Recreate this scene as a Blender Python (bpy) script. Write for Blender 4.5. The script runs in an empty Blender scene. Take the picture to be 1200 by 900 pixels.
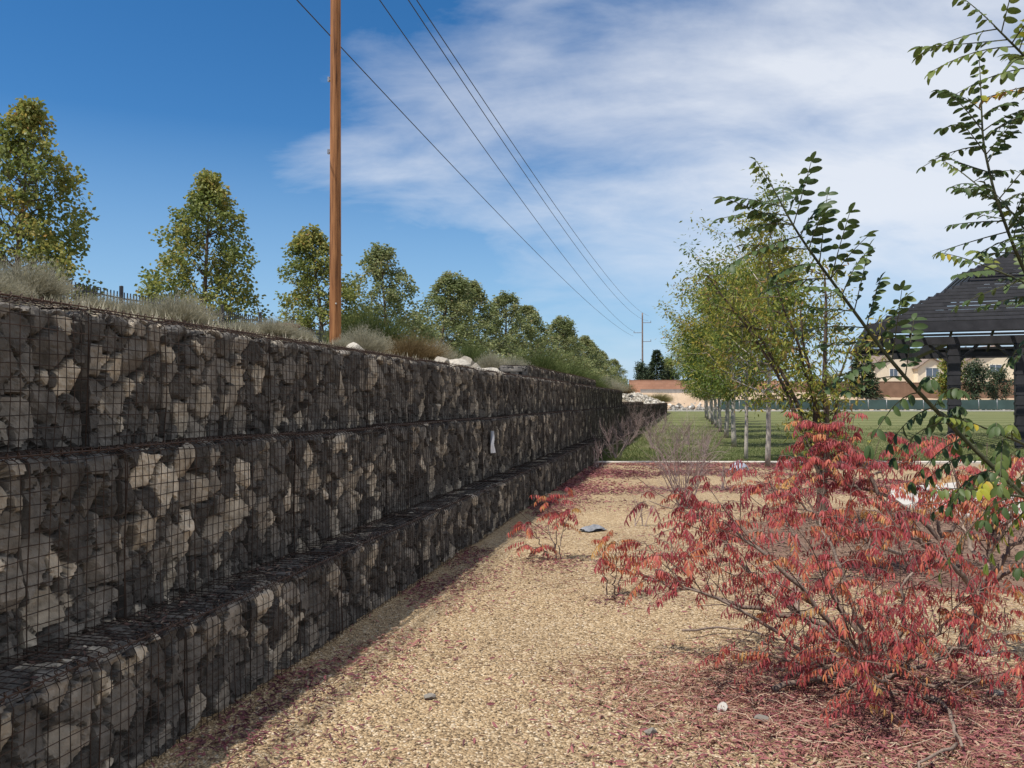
import bpy, math, random
import numpy as np
from mathutils import Vector, Matrix
R = math.radians
sc = bpy.context.scene
col = sc.collection

# ------------------------------------------------------------------ camera, sky, sun, exposure
CAM_H = 1.7
YAW = math.atan(0.206)
PITCH = math.atan(20 / 1000)
cam_d = bpy.data.cameras.new('camera')
cam_d.sensor_width = 36; cam_d.lens = 30; cam_d.clip_start = 0.05; cam_d.clip_end = 6000
cam = bpy.data.objects.new('camera', cam_d); col.objects.link(cam)
cam.location = (0, 0, CAM_H)
cam.rotation_euler = (math.pi / 2 + PITCH, 0, YAW)
sc.camera = cam

SUN = Vector((-0.37, -0.35, 0.86)).normalized()
EXPOSURE = 0.27
w = bpy.data.worlds.new('World'); sc.world = w; w.use_nodes = True
nt = w.node_tree
def N(nt, typ, **kw):
    n = nt.nodes.new(typ)
    for k, v in kw.items():
        if k in ('op',): n.operation = v
        else: setattr(n, k, v)
    return n
def mathn(nt, op, a, b=None, c=None, clamp=False):
    n = nt.nodes.new('ShaderNodeMath'); n.operation = op; n.use_clamp = clamp
    for i, v in enumerate((a, b, c)):
        if v is None: continue
        if isinstance(v, (int, float)): n.inputs[i].default_value = v
        else: nt.links.new(v, n.inputs[i])
    return n.outputs[0]
def ramp(nt, fac, stops, interp='LINEAR'):
    n = nt.nodes.new('ShaderNodeValToRGB'); n.color_ramp.interpolation = interp
    e = n.color_ramp.elements
    while len(e) < len(stops): e.new(0.5)
    for i, (p, c) in enumerate(stops):
        e[i].position = p
        e[i].color = (c, c, c, 1) if isinstance(c, (int, float)) else (c[0], c[1], c[2], 1)
    if fac is not None: nt.links.new(fac, n.inputs[0])
    return n.outputs[0]
sky = nt.nodes.new('ShaderNodeTexSky'); sky.sky_type = 'NISHITA'; sky.sun_disc = False
sky.sun_elevation = math.asin(SUN.z); sky.sun_rotation = math.atan2(SUN.x, SUN.y)
sky.altitude = 900; sky.air_density = 1.0; sky.dust_density = 0.15; sky.ozone_density = 3.5
SKY_STRENGTH = 0.125
def world_nodes():
    L = nt.links
    bg = nt.nodes['Background']; bg.inputs[1].default_value = SKY_STRENGTH
    tc = nt.nodes.new('ShaderNodeTexCoord')
    def dot(v):
        n = nt.nodes.new('ShaderNodeVectorMath'); n.operation = 'DOT_PRODUCT'
        L.new(tc.outputs['Generated'], n.inputs[0]); n.inputs[1].default_value = v
        return n.outputs['Value']
    cr, sr = math.cos(YAW), math.sin(YAW)
    dx = dot((cr, sr, 0)); dy = dot((-sr, cr, 0)); dz = dot((0, 0, 1))
    # cloud deck seen on a plane high above
    den = mathn(nt, 'ADD', mathn(nt, 'MAXIMUM', dz, 0.0), 0.42)
    u = mathn(nt, 'DIVIDE', dx, den); v = mathn(nt, 'DIVIDE', dy, den)
    cb = nt.nodes.new('ShaderNodeCombineXYZ'); L.new(u, cb.inputs[0]); L.new(v, cb.inputs[1])
    mp = nt.nodes.new('ShaderNodeMapping'); L.new(cb.outputs[0], mp.inputs[0])
    mp.inputs['Rotation'].default_value = (0, 0, R(-38)); mp.inputs['Scale'].default_value = (0.95, 1.75, 1)
    mp.inputs['Location'].default_value = (3.1, 1.9, 0)
    n1 = nt.nodes.new('ShaderNodeTexNoise'); L.new(mp.outputs[0], n1.inputs['Vector'])
    n1.inputs['Scale'].default_value = 1.3; n1.inputs['Detail'].default_value = 9; n1.inputs['Roughness'].default_value = 0.55
    n1.inputs['Distortion'].default_value = 0.35
    n2 = nt.nodes.new('ShaderNodeTexNoise'); L.new(mp.outputs[0], n2.inputs['Vector'])
    n2.inputs['Scale'].default_value = 4.5; n2.inputs['Detail'].default_value = 8; n2.inputs['Roughness'].default_value = 0.6
    n2.inputs['Distortion'].default_value = 0.6
    az = mathn(nt, 'DIVIDE', dx, mathn(nt, 'MAXIMUM', dy, 0.15))
    # heavier cover to the right of the view
    m = ramp(nt, mathn(nt, 'MULTIPLY_ADD', az, 0.5, 0.5), [(0.30, 0.02), (0.41, 0.27), (0.50, 0.41), (0.66, 0.53), (0.78, 0.66), (0.95, 0.72)])
    base = mathn(nt, 'ADD', mathn(nt, 'MULTIPLY', n1.outputs[0], 1.0), mathn(nt, 'MULTIPLY', n2.outputs[0], 0.28))
    dens = mathn(nt, 'ADD', base, mathn(nt, 'SUBTRACT', m, 0.93))
    dens = mathn(nt, 'MULTIPLY', dens, 2.8, clamp=True)
    # thin towards the ground line
    low = ramp(nt, dz, [(0.02, 0.25), (0.20, 1.0)])
    dens = mathn(nt, 'MULTIPLY', mathn(nt, 'MULTIPLY', dens, low), 0.88)
    mix = nt.nodes.new('ShaderNodeMixRGB'); L.new(dens, mix.inputs[0])
    hs = nt.nodes.new('ShaderNodeHueSaturation'); L.new(sky.outputs[0], hs.inputs['Color'])
    hs.inputs['Saturation'].default_value = 1.30; hs.inputs['Value'].default_value = 0.82
    pale = nt.nodes.new('ShaderNodeMixRGB'); L.new(ramp(nt, dz, [(0.0, 0.9), (0.10, 0.55), (0.30, 0.0)]), pale.inputs[0])
    L.new(hs.outputs[0], pale.inputs[1]); pale.inputs[2].default_value = (2.4, 3.8, 5.4, 1)
    L.new(pale.outputs[0], mix.inputs[1]); mix.inputs[2].default_value = (5.6, 5.85, 6.3, 1)
    L.new(mix.outputs[0], bg.inputs[0])
world_nodes()
sun_d = bpy.data.lights.new('sun', 'SUN'); sun_d.energy = 4.9; sun_d.angle = R(0.5); sun_d.color = (1, 0.95, 0.87)
sun_o = bpy.data.objects.new('sun', sun_d); col.objects.link(sun_o)
sun_o.rotation_euler = (-SUN).to_track_quat('-Z', 'Y').to_euler()
vs = sc.view_settings
vs.view_transform = 'Standard'; vs.look = 'None'; vs.gamma = 1; vs.use_curve_mapping = False; vs.exposure = EXPOSURE
sc.render.engine = 'CYCLES'
sc.cycles.max_bounces = 6; sc.cycles.transparent_max_bounces = 6

# ------------------------------------------------------------------ placing helpers
CM = Matrix.Rotation(YAW, 3, 'Z') @ Matrix.Rotation(math.pi / 2 + PITCH, 3, 'X')
CY, SY = math.cos(YAW), math.sin(YAW)
def at(px, py, d):
    """world point seen at photo pixel (px, py), d metres in front of the camera"""
    v = CM @ Vector(((px - 600) / 1000 * d, (450 - py) / 1000 * d, -d))
    return np.array((v.x, v.y, v.z + CAM_H))
def gp(px, py, z=0.0):
    v = CM @ Vector(((px - 600) / 1000, (450 - py) / 1000, -1))
    t = (z - CAM_H) / v.z
    return np.array((v.x * t, v.y * t, z))
def ld(l, d, z=0.0):
    """lateral / depth from the camera -> world"""
    return np.array((l * CY - d * SY, l * SY + d * CY, z))

# ------------------------------------------------------------------ mesh helpers
class MB:
    """collects geometry; .build() links it as ONE mesh object"""
    def __init__(s): s.v = []; s.f = []; s.t = []; s.n = 0; s.sm = []
    def add(s, v, f, tint=0.5, smooth=False):
        v = np.asarray(v, float).reshape(-1, 3)
        s.v.append(v)
        t = np.full(len(v), tint, float) if np.isscalar(tint) else np.asarray(tint, float)
        s.t.append(t)
        fl = f if isinstance(f, list) else [f]
        for a in fl:
            a = np.asarray(a, int)
            if a.size == 0: continue
            s.f.append(a + s.n); s.sm.append(np.full(len(a), smooth))
        s.n += len(v)
        return s
    def merge(s, o, M=None, off=(0, 0, 0)):
        for v, t in zip(o.v, o.t): pass
        v = np.concatenate(o.v)
        if M is not None: v = v @ np.asarray(M).T
        s.v.append(v + np.asarray(off)); s.t.append(np.concatenate(o.t))
        for a, m in zip(o.f, o.sm): s.f.append(a + s.n); s.sm.append(m)
        s.n += len(v)
    def mesh(s, name, mat):
        me = bpy.data.meshes.new(name)
        v = np.concatenate(s.v)
        me.vertices.add(len(v)); me.vertices.foreach_set('co', v.astype(np.float32).ravel())
        li = np.concatenate([a.ravel() for a in s.f]).astype(np.int32)
        sz = np.concatenate([np.full(len(a), a.shape[1]) for a in s.f]).astype(np.int32)
        st = np.concatenate(([0], np.cumsum(sz)[:-1])).astype(np.int32)
        me.loops.add(len(li)); me.loops.foreach_set('vertex_index', li)
        me.polygons.add(len(sz)); me.polygons.foreach_set('loop_start', st)
        me.polygons.foreach_set('use_smooth', np.concatenate(s.sm))
        at_ = me.attributes.new('tint', 'FLOAT', 'POINT')
        at_.data.foreach_set('value', np.concatenate(s.t).astype(np.float32))
        me.update(calc_edges=True)
        me.materials.append(mat)
        return me
    def build(s, name, mat, parent=None, loc=(0, 0, 0), rz=0.0):
        return put(name, s.mesh(name, mat), parent, loc, rz)
def put(name, me, parent=None, loc=(0, 0, 0), rz=0.0):
    o = bpy.data.objects.new(name, me); col.objects.link(o)
    o.location = tuple(float(x) for x in loc); o.rotation_euler = (0, 0, rz)
    if parent is not None: o.parent = parent
    return o
def tag(o, label=None, cat=None, group=None, kind=None):
    if label: o['label'] = label
    if cat: o['category'] = cat
    if group: o['group'] = group
    if kind: o['kind'] = kind
    return o
def thing(name, label, cat, loc=(0, 0, 0), rz=0.0, group=None):
    o = bpy.data.objects.new(name, None); col.objects.link(o)
    o.empty_display_size = 0.2
    o.location = tuple(float(x) for x in loc); o.rotation_euler = (0, 0, rz)
    return tag(o, label, cat, group)
def copy_tree(o, parent=None):
    c = o.copy(); col.objects.link(c); c.parent = parent
    for ch in list(o.children): copy_tree(ch, c)
    return c

BOXF = np.array([[0, 3, 2, 1], [4, 5, 6, 7], [0, 1, 5, 4], [1, 2, 6, 5], [2, 3, 7, 6], [3, 0, 4, 7]])
def box(mb, x0, x1, y0, y1, z0, z1, tint=0.5, M=None, off=None):
    v = np.array([[x0, y0, z0], [x1, y0, z0], [x1, y1, z0], [x0, y1, z0], [x0, y0, z1], [x1, y0, z1], [x1, y1, z1], [x0, y1, z1]], float)
    if M is not None: v = v @ np.asarray(M).T
    if off is not None: v = v + np.asarray(off)
    mb.add(v, BOXF, tint)
def bevbox(mb, x0, x1, y0, y1, z0, z1, b, tint=0.5):
    """box with chamfered vertical edges and chamfered top"""
    def ring(i, z): return [[x0 + i + b, y0 + i, z], [x1 - i - b, y0 + i, z], [x1 - i, y0 + i + b, z], [x1 - i, y1 - i - b, z], [x1 - i - b, y1 - i, z], [x0 + i + b, y1 - i, z], [x0 + i, y1 - i - b, z], [x0 + i, y0 + i + b, z]]
    v = np.array(ring(0, z0) + ring(0, z1 - b) + ring(b * .8, z1))
    q = [[k * 8 + i, k * 8 + (i + 1) % 8, (k + 1) * 8 + (i + 1) % 8, (k + 1) * 8 + i] for k in (0, 1) for i in range(8)]
    mb.add(v, [np.array(q), np.array([[16, 17, 18, 19, 20, 21, 22, 23]]), np.array([[7, 6, 5, 4, 3, 2, 1, 0]])], tint)
def tube(mb, pts, rad, sides=6, tint=0.5, cap=True, smooth=True):
    pts = np.asarray(pts, float); n = len(pts)
    rad = np.full(n, rad, float) if np.isscalar(rad) else np.asarray(rad, float)
    t = np.gradient(pts, axis=0); t /= np.linalg.norm(t, axis=1)[:, None] + 1e-9
    m = t.mean(0)
    ref = np.array((0, 0, 1.0)) if abs(m[2]) < 0.8 * np.linalg.norm(m) + 1e-9 else np.array((1.0, 0.13, 0))
    a = np.cross(t, ref); a /= np.linalg.norm(a, axis=1)[:, None] + 1e-9
    b = np.cross(t, a)
    an = np.arange(sides) * 2 * np.pi / sides
    v = pts[:, None] + rad[:, None, None] * (np.cos(an)[None, :, None] * a[:, None] + np.sin(an)[None, :, None] * b[:, None])
    i = np.arange(n - 1)[:, None] * sides; j = np.arange(sides)[None]; k = (j + 1) % sides
    q = np.stack([i + j, i + sides + j, i + sides + k, i + k], -1).reshape(-1, 4)
    fs = [q]
    if cap and sides > 2: fs += [np.array([np.arange(sides)]), np.array([np.arange(sides)[::-1] + (n - 1) * sides])]
    mb.add(v.reshape(-1, 3), fs, tint, smooth)
def unit(a): return a / (np.linalg.norm(a, axis=-1, keepdims=True) + 1e-9)
def leaves(mb, P, D, U, Ln, Wd, tint, droop=0.15, full=False, oval_=False):
    """many leaf blades: base P, direction D, face normal U"""
    P = np.asarray(P, float); n = len(P)
    if n == 0: return
    D = unit(np.asarray(D, float)); S = unit(np.cross(D, U)); U = np.cross(S, D)
    Ln = (np.ones(n) * Ln)[:, None]; Wd = (np.ones(n) * Wd)[:, None] * 0.5
    if oval_:
        st = [P]
        for f, wk, dr in ((.16, .72, 0), (.45, 1.0, .1), (.74, .88, .45), (.93, .45, .8)):
            a = P + D * Ln * f - U * Ln * droop * dr
            st += [a + S * Wd * wk + U * Wd * wk * .25, a, a - S * Wd * wk + U * Wd * wk * .25]
        st.append(P + D * Ln - U * Ln * droop); m = len(st)
        v = np.stack(st, 1); tr = [[0, 2, 1], [0, 3, 2], [10, 11, 13], [11, 12, 13]]
        q = [x for k in (0, 3, 6) for x in ([1 + k, 2 + k, 5 + k, 4 + k], [2 + k, 3 + k, 6 + k, 5 + k])]
        off = np.arange(n)[:, None, None] * m
        mb.add(v.reshape(-1, 3), [(np.array(tr)[None] + off).reshape(-1, 3), (np.array(q)[None] + off).reshape(-1, 4)], np.repeat(tint, m), True)
    elif full:
        a = P + D * Ln * .33 + U * Ln * .02; b = P + D * Ln * .72 - U * Ln * droop * .4
        v = np.stack([P, a + S * Wd * .92 + U * Wd * .25, a - U * Wd * .1, a - S * Wd * .92 + U * Wd * .25,
                      b + S * Wd * .8 + U * Wd * .2, b - U * Wd * .1, b - S * Wd * .8 + U * Wd * .2, P + D * Ln - U * Ln * droop], 1)
        tr = np.array([[0, 2, 1], [0, 3, 2], [4, 5, 7], [5, 6, 7]]); q = np.array([[1, 2, 5, 4], [2, 3, 6, 5]]); m = 8
        off = np.arange(n)[:, None, None] * m
        mb.add(v.reshape(-1, 3), [(tr[None] + off).reshape(-1, 3), (q[None] + off).reshape(-1, 4)], np.repeat(tint, m), True)
    else:
        a = P + D * Ln * .45
        v = np.stack([P, a + S * Wd, P + D * Ln - U * Ln * droop, a - S * Wd], 1)
        off = np.arange(n)[:, None, None] * 4
        f = np.array([[0, 1, 2], [0, 2, 3]])
        mb.add(v.reshape(-1, 3), (f[None] + off).reshape(-1, 3), np.repeat(tint, 4))
def rnd_dirs(rng, n):
    v = rng.normal(size=(n, 3)); return unit(v)

# ------------------------------------------------------------------ materials
def new_mat(name, rough=0.8, spec=0.3):
    m = bpy.data.materials.new(name); m.use_nodes = True
    b = m.node_tree.nodes['Principled BSDF']
    b.inputs['Roughness'].default_value = rough
    b.inputs['Specular IOR Level'].default_value = spec
    return m, m.node_tree, b
def objco(t, scale=None):
    tc = t.nodes.new('ShaderNodeTexCoord'); return tc.outputs['Object']
def noise(t, vec, scale, detail=4, rough=0.55, dist=0):
    n = t.nodes.new('ShaderNodeTexNoise')
    if vec is not None: t.links.new(vec, n.inputs['Vector'])
    n.inputs['Scale'].default_value = scale; n.inputs['Detail'].default_value = detail
    n.inputs['Roughness'].default_value = rough; n.inputs['Distortion'].default_value = dist
    return n.outputs[0]
def mixc(t, fac, a, b, mode='MIX'):
    n = t.nodes.new('ShaderNodeMixRGB'); n.blend_type = mode
    for i, v in enumerate((fac, a, b)):
        if isinstance(v, (int, float)): n.inputs[i].default_value = v
        elif isinstance(v, tuple): n.inputs[i].default_value = (*v, 1)
        else: t.links.new(v, n.inputs[i])
    return n.outputs[0]
def bump(t, b, h, strength=0.5, dist=0.01):
    n = t.nodes.new('ShaderNodeBump'); n.inputs['Strength'].default_value = strength; n.inputs['Distance'].default_value = dist
    t.links.new(h, n.inputs['Height']); t.links.new(n.outputs[0], b.inputs['Normal'])
def attr(t, name='tint'):
    n = t.nodes.new('ShaderNodeAttribute'); n.attribute_name = name; return n.outputs['Fac']
def leaf_mat(name, stops, trans=0.3, rough=0.5, spec=0.3):
    m, t, b = new_mat(name, rough, spec)
    c = ramp(t, attr(t), stops)
    t.links.new(c, b.inputs['Base Color'])
    tr = t.nodes.new('ShaderNodeBsdfTranslucent'); t.links.new(c, tr.inputs['Color'])
    mx = t.nodes.new('ShaderNodeMixShader'); mx.inputs[0].default_value = trans
    t.links.new(b.outputs[0], mx.inputs[1]); t.links.new(tr.outputs[0], mx.inputs[2])
    t.links.new(mx.outputs[0], t.nodes['Material Output'].inputs['Surface'])
    return m
def plain(name, c, rough=0.7, spec=0.3, var=0.25, scale=6, metal=0.0, bmp=0.0):
    m, t, b = new_mat(name, rough, spec)
    n = noise(t, objco(t), scale, 6)
    lo = tuple(x * (1 - var) for x in c); hi = tuple(min(1, x * (1 + var)) for x in c)
    t.links.new(ramp(t, n, [(0.3, lo), (0.7, hi)]), b.inputs['Base Color'])
    b.inputs['Metallic'].default_value = metal
    if bmp: bump(t, b, noise(t, objco(t), scale * 8, 4), bmp, 0.01)
    return m
def tinted(name, stops, rough=0.85, spec=0.2, nscale=20, namt=0.35, bmp=0.3, bscale=60, bdist=0.01):
    m, t, b = new_mat(name, rough, spec)
    c = ramp(t, attr(t), stops)
    n = noise(t, objco(t), nscale, 6)
    c = mixc(t, 1.0, c, ramp(t, n, [(0.25, 1 - namt), (0.75, 1 + namt * .6)]), 'MULTIPLY')
    t.links.new(c, b.inputs['Base Color'])
    if bmp: bump(t, b, noise(t, objco(t), bscale, 5), bmp, bdist)
    return m
M = {}
M['stone'] = tinted('gabion_stone', [(0.0, (.072, .066, .061)), (0.42, (.150, .138, .124)), (0.62, (.245, .218, .185)), (0.76, (.40, .345, .27)), (1.0, (.62, .545, .44))], 0.9, 0.15, 11, 0.55, 0.5, 70, 0.012)
M['wire'] = tinted('rusty_wire', [(0, (.020, .014, .011)), (1, (.075, .038, .022))], 0.7, 0.3, 30, 0.3, 0)
M['bark_brown'] = tinted('bark_brown', [(0, (.07, .05, .036)), (1, (.22, .17, .13))], 0.9, 0.1, 25, 0.4, 0.6, 60)
M['bark_pale'] = tinted('bark_pale', [(0, (.22, .19, .16)), (1, (.50, .46, .40))], 0.9, 0.1, 18, 0.35, 0.5, 60)
M['bark_sumac'] = tinted('bark_sumac', [(0, (.10, .058, .045)), (1, (.30, .235, .19))], 0.9, 0.1, 30, 0.45, 0.5, 90)
M['bark_locust'] = tinted('bark_locust', [(0, (.05, .06, .03)), (1, (.11, .10, .055))], 0.8, 0.2, 40, 0.4, 0.4, 120)
M['twig_dead'] = tinted('dead_twig', [(0, (.21, .135, .125)), (1, (.42, .335, .31))], 0.95, 0.1, 40, 0.3, 0.2, 120)
M['twig_litter'] = tinted('twig_litter', [(0, (.17, .06, .055)), (.6, (.32, .17, .12)), (1, (.50, .40, .29))], .9, .1, 40, .2, 0)
M['leaf_syc'] = leaf_mat('sycamore_leaf', [(0, (.10, .135, .035)), (.45, (.20, .23, .06)), (.75, (.32, .30, .08)), (.93, (.40, .31, .08)), (1, (.34, .20, .07))], .45)
M['leaf_olive'] = leaf_mat('olive_leaf', [(0, (.12, .155, .055)), (.5, (.22, .25, .10)), (.85, (.34, .33, .15)), (1, (.38, .29, .15))], .42)
M['leaf_ash'] = leaf_mat('ash_leaf', [(0, (.075, .125, .028)), (.4, (.16, .21, .042)), (.7, (.29, .285, .05)), (.92, (.42, .33, .06)), (1, (.36, .23, .10))], .42)
M['leaf_locust'] = leaf_mat('locust_leaf', [(0, (.035, .065, .022)), (.6, (.075, .115, .036)), (.84, (.15, .185, .035)), (.94, (.38, .36, .03)), (1, (.42, .20, .03))], .3, .5, .3)
M['leaf_sumac'] = leaf_mat('sumac_leaf', [(0, (.19, .036, .042)), (.34, (.37, .066, .074)), (.6, (.48, .112, .088)), (.82, (.52, .19, .085)), (1, (.55, .32, .11))], .35, .5)
M['leaf_conifer'] = leaf_mat('conifer_needles', [(0, (.03, .055, .03)), (1, (.085, .11, .05))], .15, .6)
M['brush'] = leaf_mat('brush_stem', [(0, (.22, .21, .145)), (.5, (.40, .375, .275)), (1, (.55, .51, .40))], .3, .9, .1)
M['brush_brown'] = leaf_mat('brush_brown', [(0, (.13, .09, .045)), (.5, (.22, .16, .08)), (1, (.32, .25, .14))], .2, .9, .1)
M['brush_green'] = leaf_mat('brush_green', [(0, (.06, .09, .03)), (.5, (.12, .15, .05)), (1, (.20, .21, .09))], .2, .9, .1)
M['brush_olive'] = leaf_mat('brush_olive', [(0, (.13, .12, .045)), (.5, (.24, .22, .085)), (1, (.34, .30, .14))], .2, .9, .1)
M['litter'] = leaf_mat('fallen_leaf', [(0, (.10, .040, .045)), (.4, (.23, .075, .085)), (.65, (.33, .13, .12)), (.82, (.37, .21, .145)), (1, (.40, .30, .21))], .15, .7, .2)
M['litter_dry'] = leaf_mat('dry_leaf', [(0, (.06, .04, .035)), (.6, (.14, .08, .065)), (1, (.30, .22, .16))], .1, .8, .2)
M['grass'] = leaf_mat('grass_blade', [(0, (.05, .085, .02)), (.6, (.10, .135, .035)), (1, (.22, .20, .085))], .3, .6)
M['pebble'] = tinted('pebble', [(0, (.165, .12, .078)), (.3, (.32, .226, .133)), (.6, (.43, .317, .19)), (.85, (.53, .417, .27)), (1, (.64, .54, .42))], .85, .2, 90, .2, 0)
M['boulder'] = tinted('white_boulder', [(0, (.24, .21, .17)), (.6, (.38, .34, .28)), (1, (.56, .52, .45))], .9, .15, 5, .3, .6, 20, .03)
M['riprap'] = tinted('riprap', [(0, (.10, .095, .085)), (.55, (.22, .205, .18)), (.85, (.36, .34, .30)), (1, (.60, .57, .52))], .9, .15, 3, .3, .6, 12, .03)
M['black_iron'] = plain('black_iron', (.02, .02, .023), .5, .4, .3, 10)
M['galv'] = plain('grey_metal', (.30, .30, .31), .45, .5, .2, 10, .6)
M['wire_dark'] = plain('cable', (.035, .035, .04), .6, .3, .1)
M['ramada'] = plain('ramada_paint', (.030, .029, .032), .6, .25, .3, 3)
M['concrete'] = plain('pale_concrete', (.45, .425, .385), .9, .15, .12, 4, 0, .2)
M['kerb'] = plain('kerb_concrete', (.56, .51, .45), .9, .15, .15, 5, 0, .2)
M['stucco'] = plain('cream_stucco', (.74, .64, .48), .9, .15, .06, 1.5, 0, .15)
M['stucco_b'] = plain('tan_stucco', (.66, .53, .38), .9, .15, .06, 1.5, 0, .15)
M['trim_white'] = plain('white_trim', (.75, .73, .68), .6, .3, .05, 3)
M['glass'] = plain('window_glass', (.10, .13, .17), .12, .7, .2, 1)
M['teal'] = plain('green_screen', (.07, .105, .098), .8, .15, .2, .5)
M['cloth'] = plain('white_cloth', (.72, .72, .74), .8, .2, .08, 12)
M['greyrag'] = plain('grey_rag', (.20, .205, .22), .85, .2, .3, 15)
M['bag'] = plain('pale_bag', (.33, .35, .41), .5, .4, .2, 14)
M['stone_grey'] = plain('grey_stone', (.21, .19, .165), .85, .2, .3, 20, 0, .3)
M['stone_white'] = plain('white_stone', (.42, .39, .35), .85, .2, .08, 6, 0, .1)
M['greyblock'] = plain('grey_block', (.33, .31, .29), .9, .15, .15, 2, 0, .2)
M['brick_pillar'] = plain('brown_block', (.16, .10, .075), .9, .15, .25, 6, 0, .3)
def mat_pole():
    m, t, b = new_mat('pole_wood', .75, .2)
    mp = t.nodes.new('ShaderNodeMapping'); t.links.new(objco(t), mp.inputs[0]); mp.inputs['Scale'].default_value = (1, 1, .03)
    n = noise(t, mp.outputs[0], 24, 6, .65)
    n2 = noise(t, objco(t), .7, 3)
    c = ramp(t, n, [(.36, (.075, .03, .014)), (.46, (.27, .115, .045)), (.7, (.44, .21, .085))])
    c = mixc(t, 1.0, c, ramp(t, n2, [(.3, .75), (.7, 1.1)]), 'MULTIPLY')
    t.links.new(c, b.inputs['Base Color']); bump(t, b, n, .5, .01)
    return m
M['pole'] = mat_pole()
M['pole_grey'] = plain('weathered_pole', (.20, .155, .135), .9, .15, .2, 3)
def mat_gravel():
    m, t, b = new_mat('gravel_ground', .92, .15)
    o = objco(t)
    v = t.nodes.new('ShaderNodeTexVoronoi'); t.links.new(o, v.inputs['Vector']); v.inputs['Scale'].default_value = 62
    sp = t.nodes.new('ShaderNodeSeparateColor'); t.links.new(v.outputs['Color'], sp.inputs[0])
    c = ramp(t, sp.outputs[0], [(0, (.155, .112, .072)), (.2, (.30, .213, .125)), (.55, (.41, .297, .174)), (.85, (.51, .395, .25)), (1, (.62, .52, .39))])
    big = noise(t, o, .55, 5, .6)
    c = mixc(t, 1.0, c, ramp(t, big, [(.3, (.82, .80, .78)), (.7, (1.1, 1.08, 1.04))]), 'MULTIPLY')
    mid = noise(t, o, 9, 5, .6)
    c = mixc(t, ramp(t, mid, [(.55, 0.0), (.8, .5)]), c, (.24, .17, .115))
    t.links.new(c, b.inputs['Base Color'])
    h = mathn(t, 'SUBTRACT', 1.0, v.outputs['Distance'])
    bump(t, b, h, .9, .02)
    return m
M['gravel'] = mat_gravel()
def mat_dirt(name, a, bb, c3, s=1.0):
    m, t, b = new_mat(name, .95, .1)
    o = objco(t)
    c = ramp(t, noise(t, o, .35 * s, 8, .65), [(.3, a), (.55, bb), (.75, c3)])
    c = mixc(t, 1.0, c, ramp(t, noise(t, o, 14 * s, 5, .7), [(.3, .75), (.7, 1.2)]), 'MULTIPLY')
    t.links.new(c, b.inputs['Base Color']); bump(t, b, noise(t, o, 9 * s, 8, .7), .8, .06)
    return m
M['terrace'] = mat_dirt('terrace_soil', (.22, .175, .12), (.32, .26, .185), (.40, .345, .26))
M['bank'] = mat_dirt('bank_soil', (.34, .245, .165), (.45, .335, .23), (.52, .41, .30), .5)
M['dirt'] = mat_dirt('dirt', (.26, .20, .14), (.34, .27, .19), (.42, .34, .25))
M['mulch'] = mat_dirt('mulch', (.15, .09, .07), (.24, .155, .11), (.32, .23, .165), 2)
def mat_lawn():
    m, t, b = new_mat('lawn_turf', .95, .1)
    o = objco(t)
    sep = t.nodes.new('ShaderNodeSeparateXYZ'); t.links.new(o, sep.inputs[0])
    # mowing bands, across the view
    s = mathn(t, 'SINE', mathn(t, 'MULTIPLY', sep.outputs[1], 2 * math.pi / 7.5))
    s = mathn(t, 'MULTIPLY_ADD', s, .5, .5)
    s = mathn(t, 'ADD', s, mathn(t, 'MULTIPLY', mathn(t, 'SUBTRACT', noise(t, o, .5, 4), .5), .9), None, True)
    c = ramp(t, s, [(.1, (.105, .120, .045)), (.9, (.160, .168, .072))])
    p = noise(t, o, .11, 6, .65)
    c = mixc(t, ramp(t, p, [(.5, 0.0), (.72, .55)]), c, (.22, .20, .095))
    c = mixc(t, 1.0, c, ramp(t, noise(t, o, 25, 4, .7), [(.3, .7), (.7, 1.25)]), 'MULTIPLY')
    t.links.new(c, b.inputs['Base Color']); bump(t, b, noise(t, o, 35, 4, .8), .8, .04)
    return m
M['lawn'] = mat_lawn()
def mat_blockwall():
    m, t, b = new_mat('pink_block', .9, .15)
    br = t.nodes.new('ShaderNodeTexBrick')
    mp = t.nodes.new('ShaderNodeMapping'); t.links.new(objco(t), mp.inputs[0]); mp.inputs['Rotation'].default_value = (R(90), 0, 0)
    t.links.new(mp.outputs[0], br.inputs['Vector'])
    br.inputs['Scale'].default_value = 1; br.inputs['Brick Width'].default_value = .8; br.inputs['Row Height'].default_value = .4; br.inputs['Mortar Size'].default_value = .015
    br.inputs['Color1'].default_value = (.50, .28, .19, 1); br.inputs['Color2'].default_value = (.43, .235, .155, 1); br.inputs['Mortar'].default_value = (.36, .21, .15, 1)
    c = mixc(t, 1.0, br.outputs[0], ramp(t, noise(t, objco(t), .25, 5), [(.3, .82), (.7, 1.12)]), 'MULTIPLY')
    t.links.new(c, b.inputs['Base Color'])
    return m
M['pinkwall'] = mat_blockwall()
def mat_rooftile():
    m, t, b = new_mat('roof_tile', .85, .2)
    wv = t.nodes.new('ShaderNodeTexWave'); wv.bands_direction = 'X'; t.links.new(objco(t), wv.inputs['Vector']); wv.inputs['Scale'].default_value = 1.2
    c = ramp(t, noise(t, objco(t), 1.3, 5), [(.3, (.17, .125, .10)), (.7, (.27, .205, .165))])
    t.links.new(c, b.inputs['Base Color']); bump(t, b, wv.outputs['Fac'], .6, .05)
    return m
M['rooftile'] = mat_rooftile()
M['brownwall'] = plain('brown_block_wall', (.25, .155, .105), .9, .1, .18, .8, 0, .2)

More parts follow.
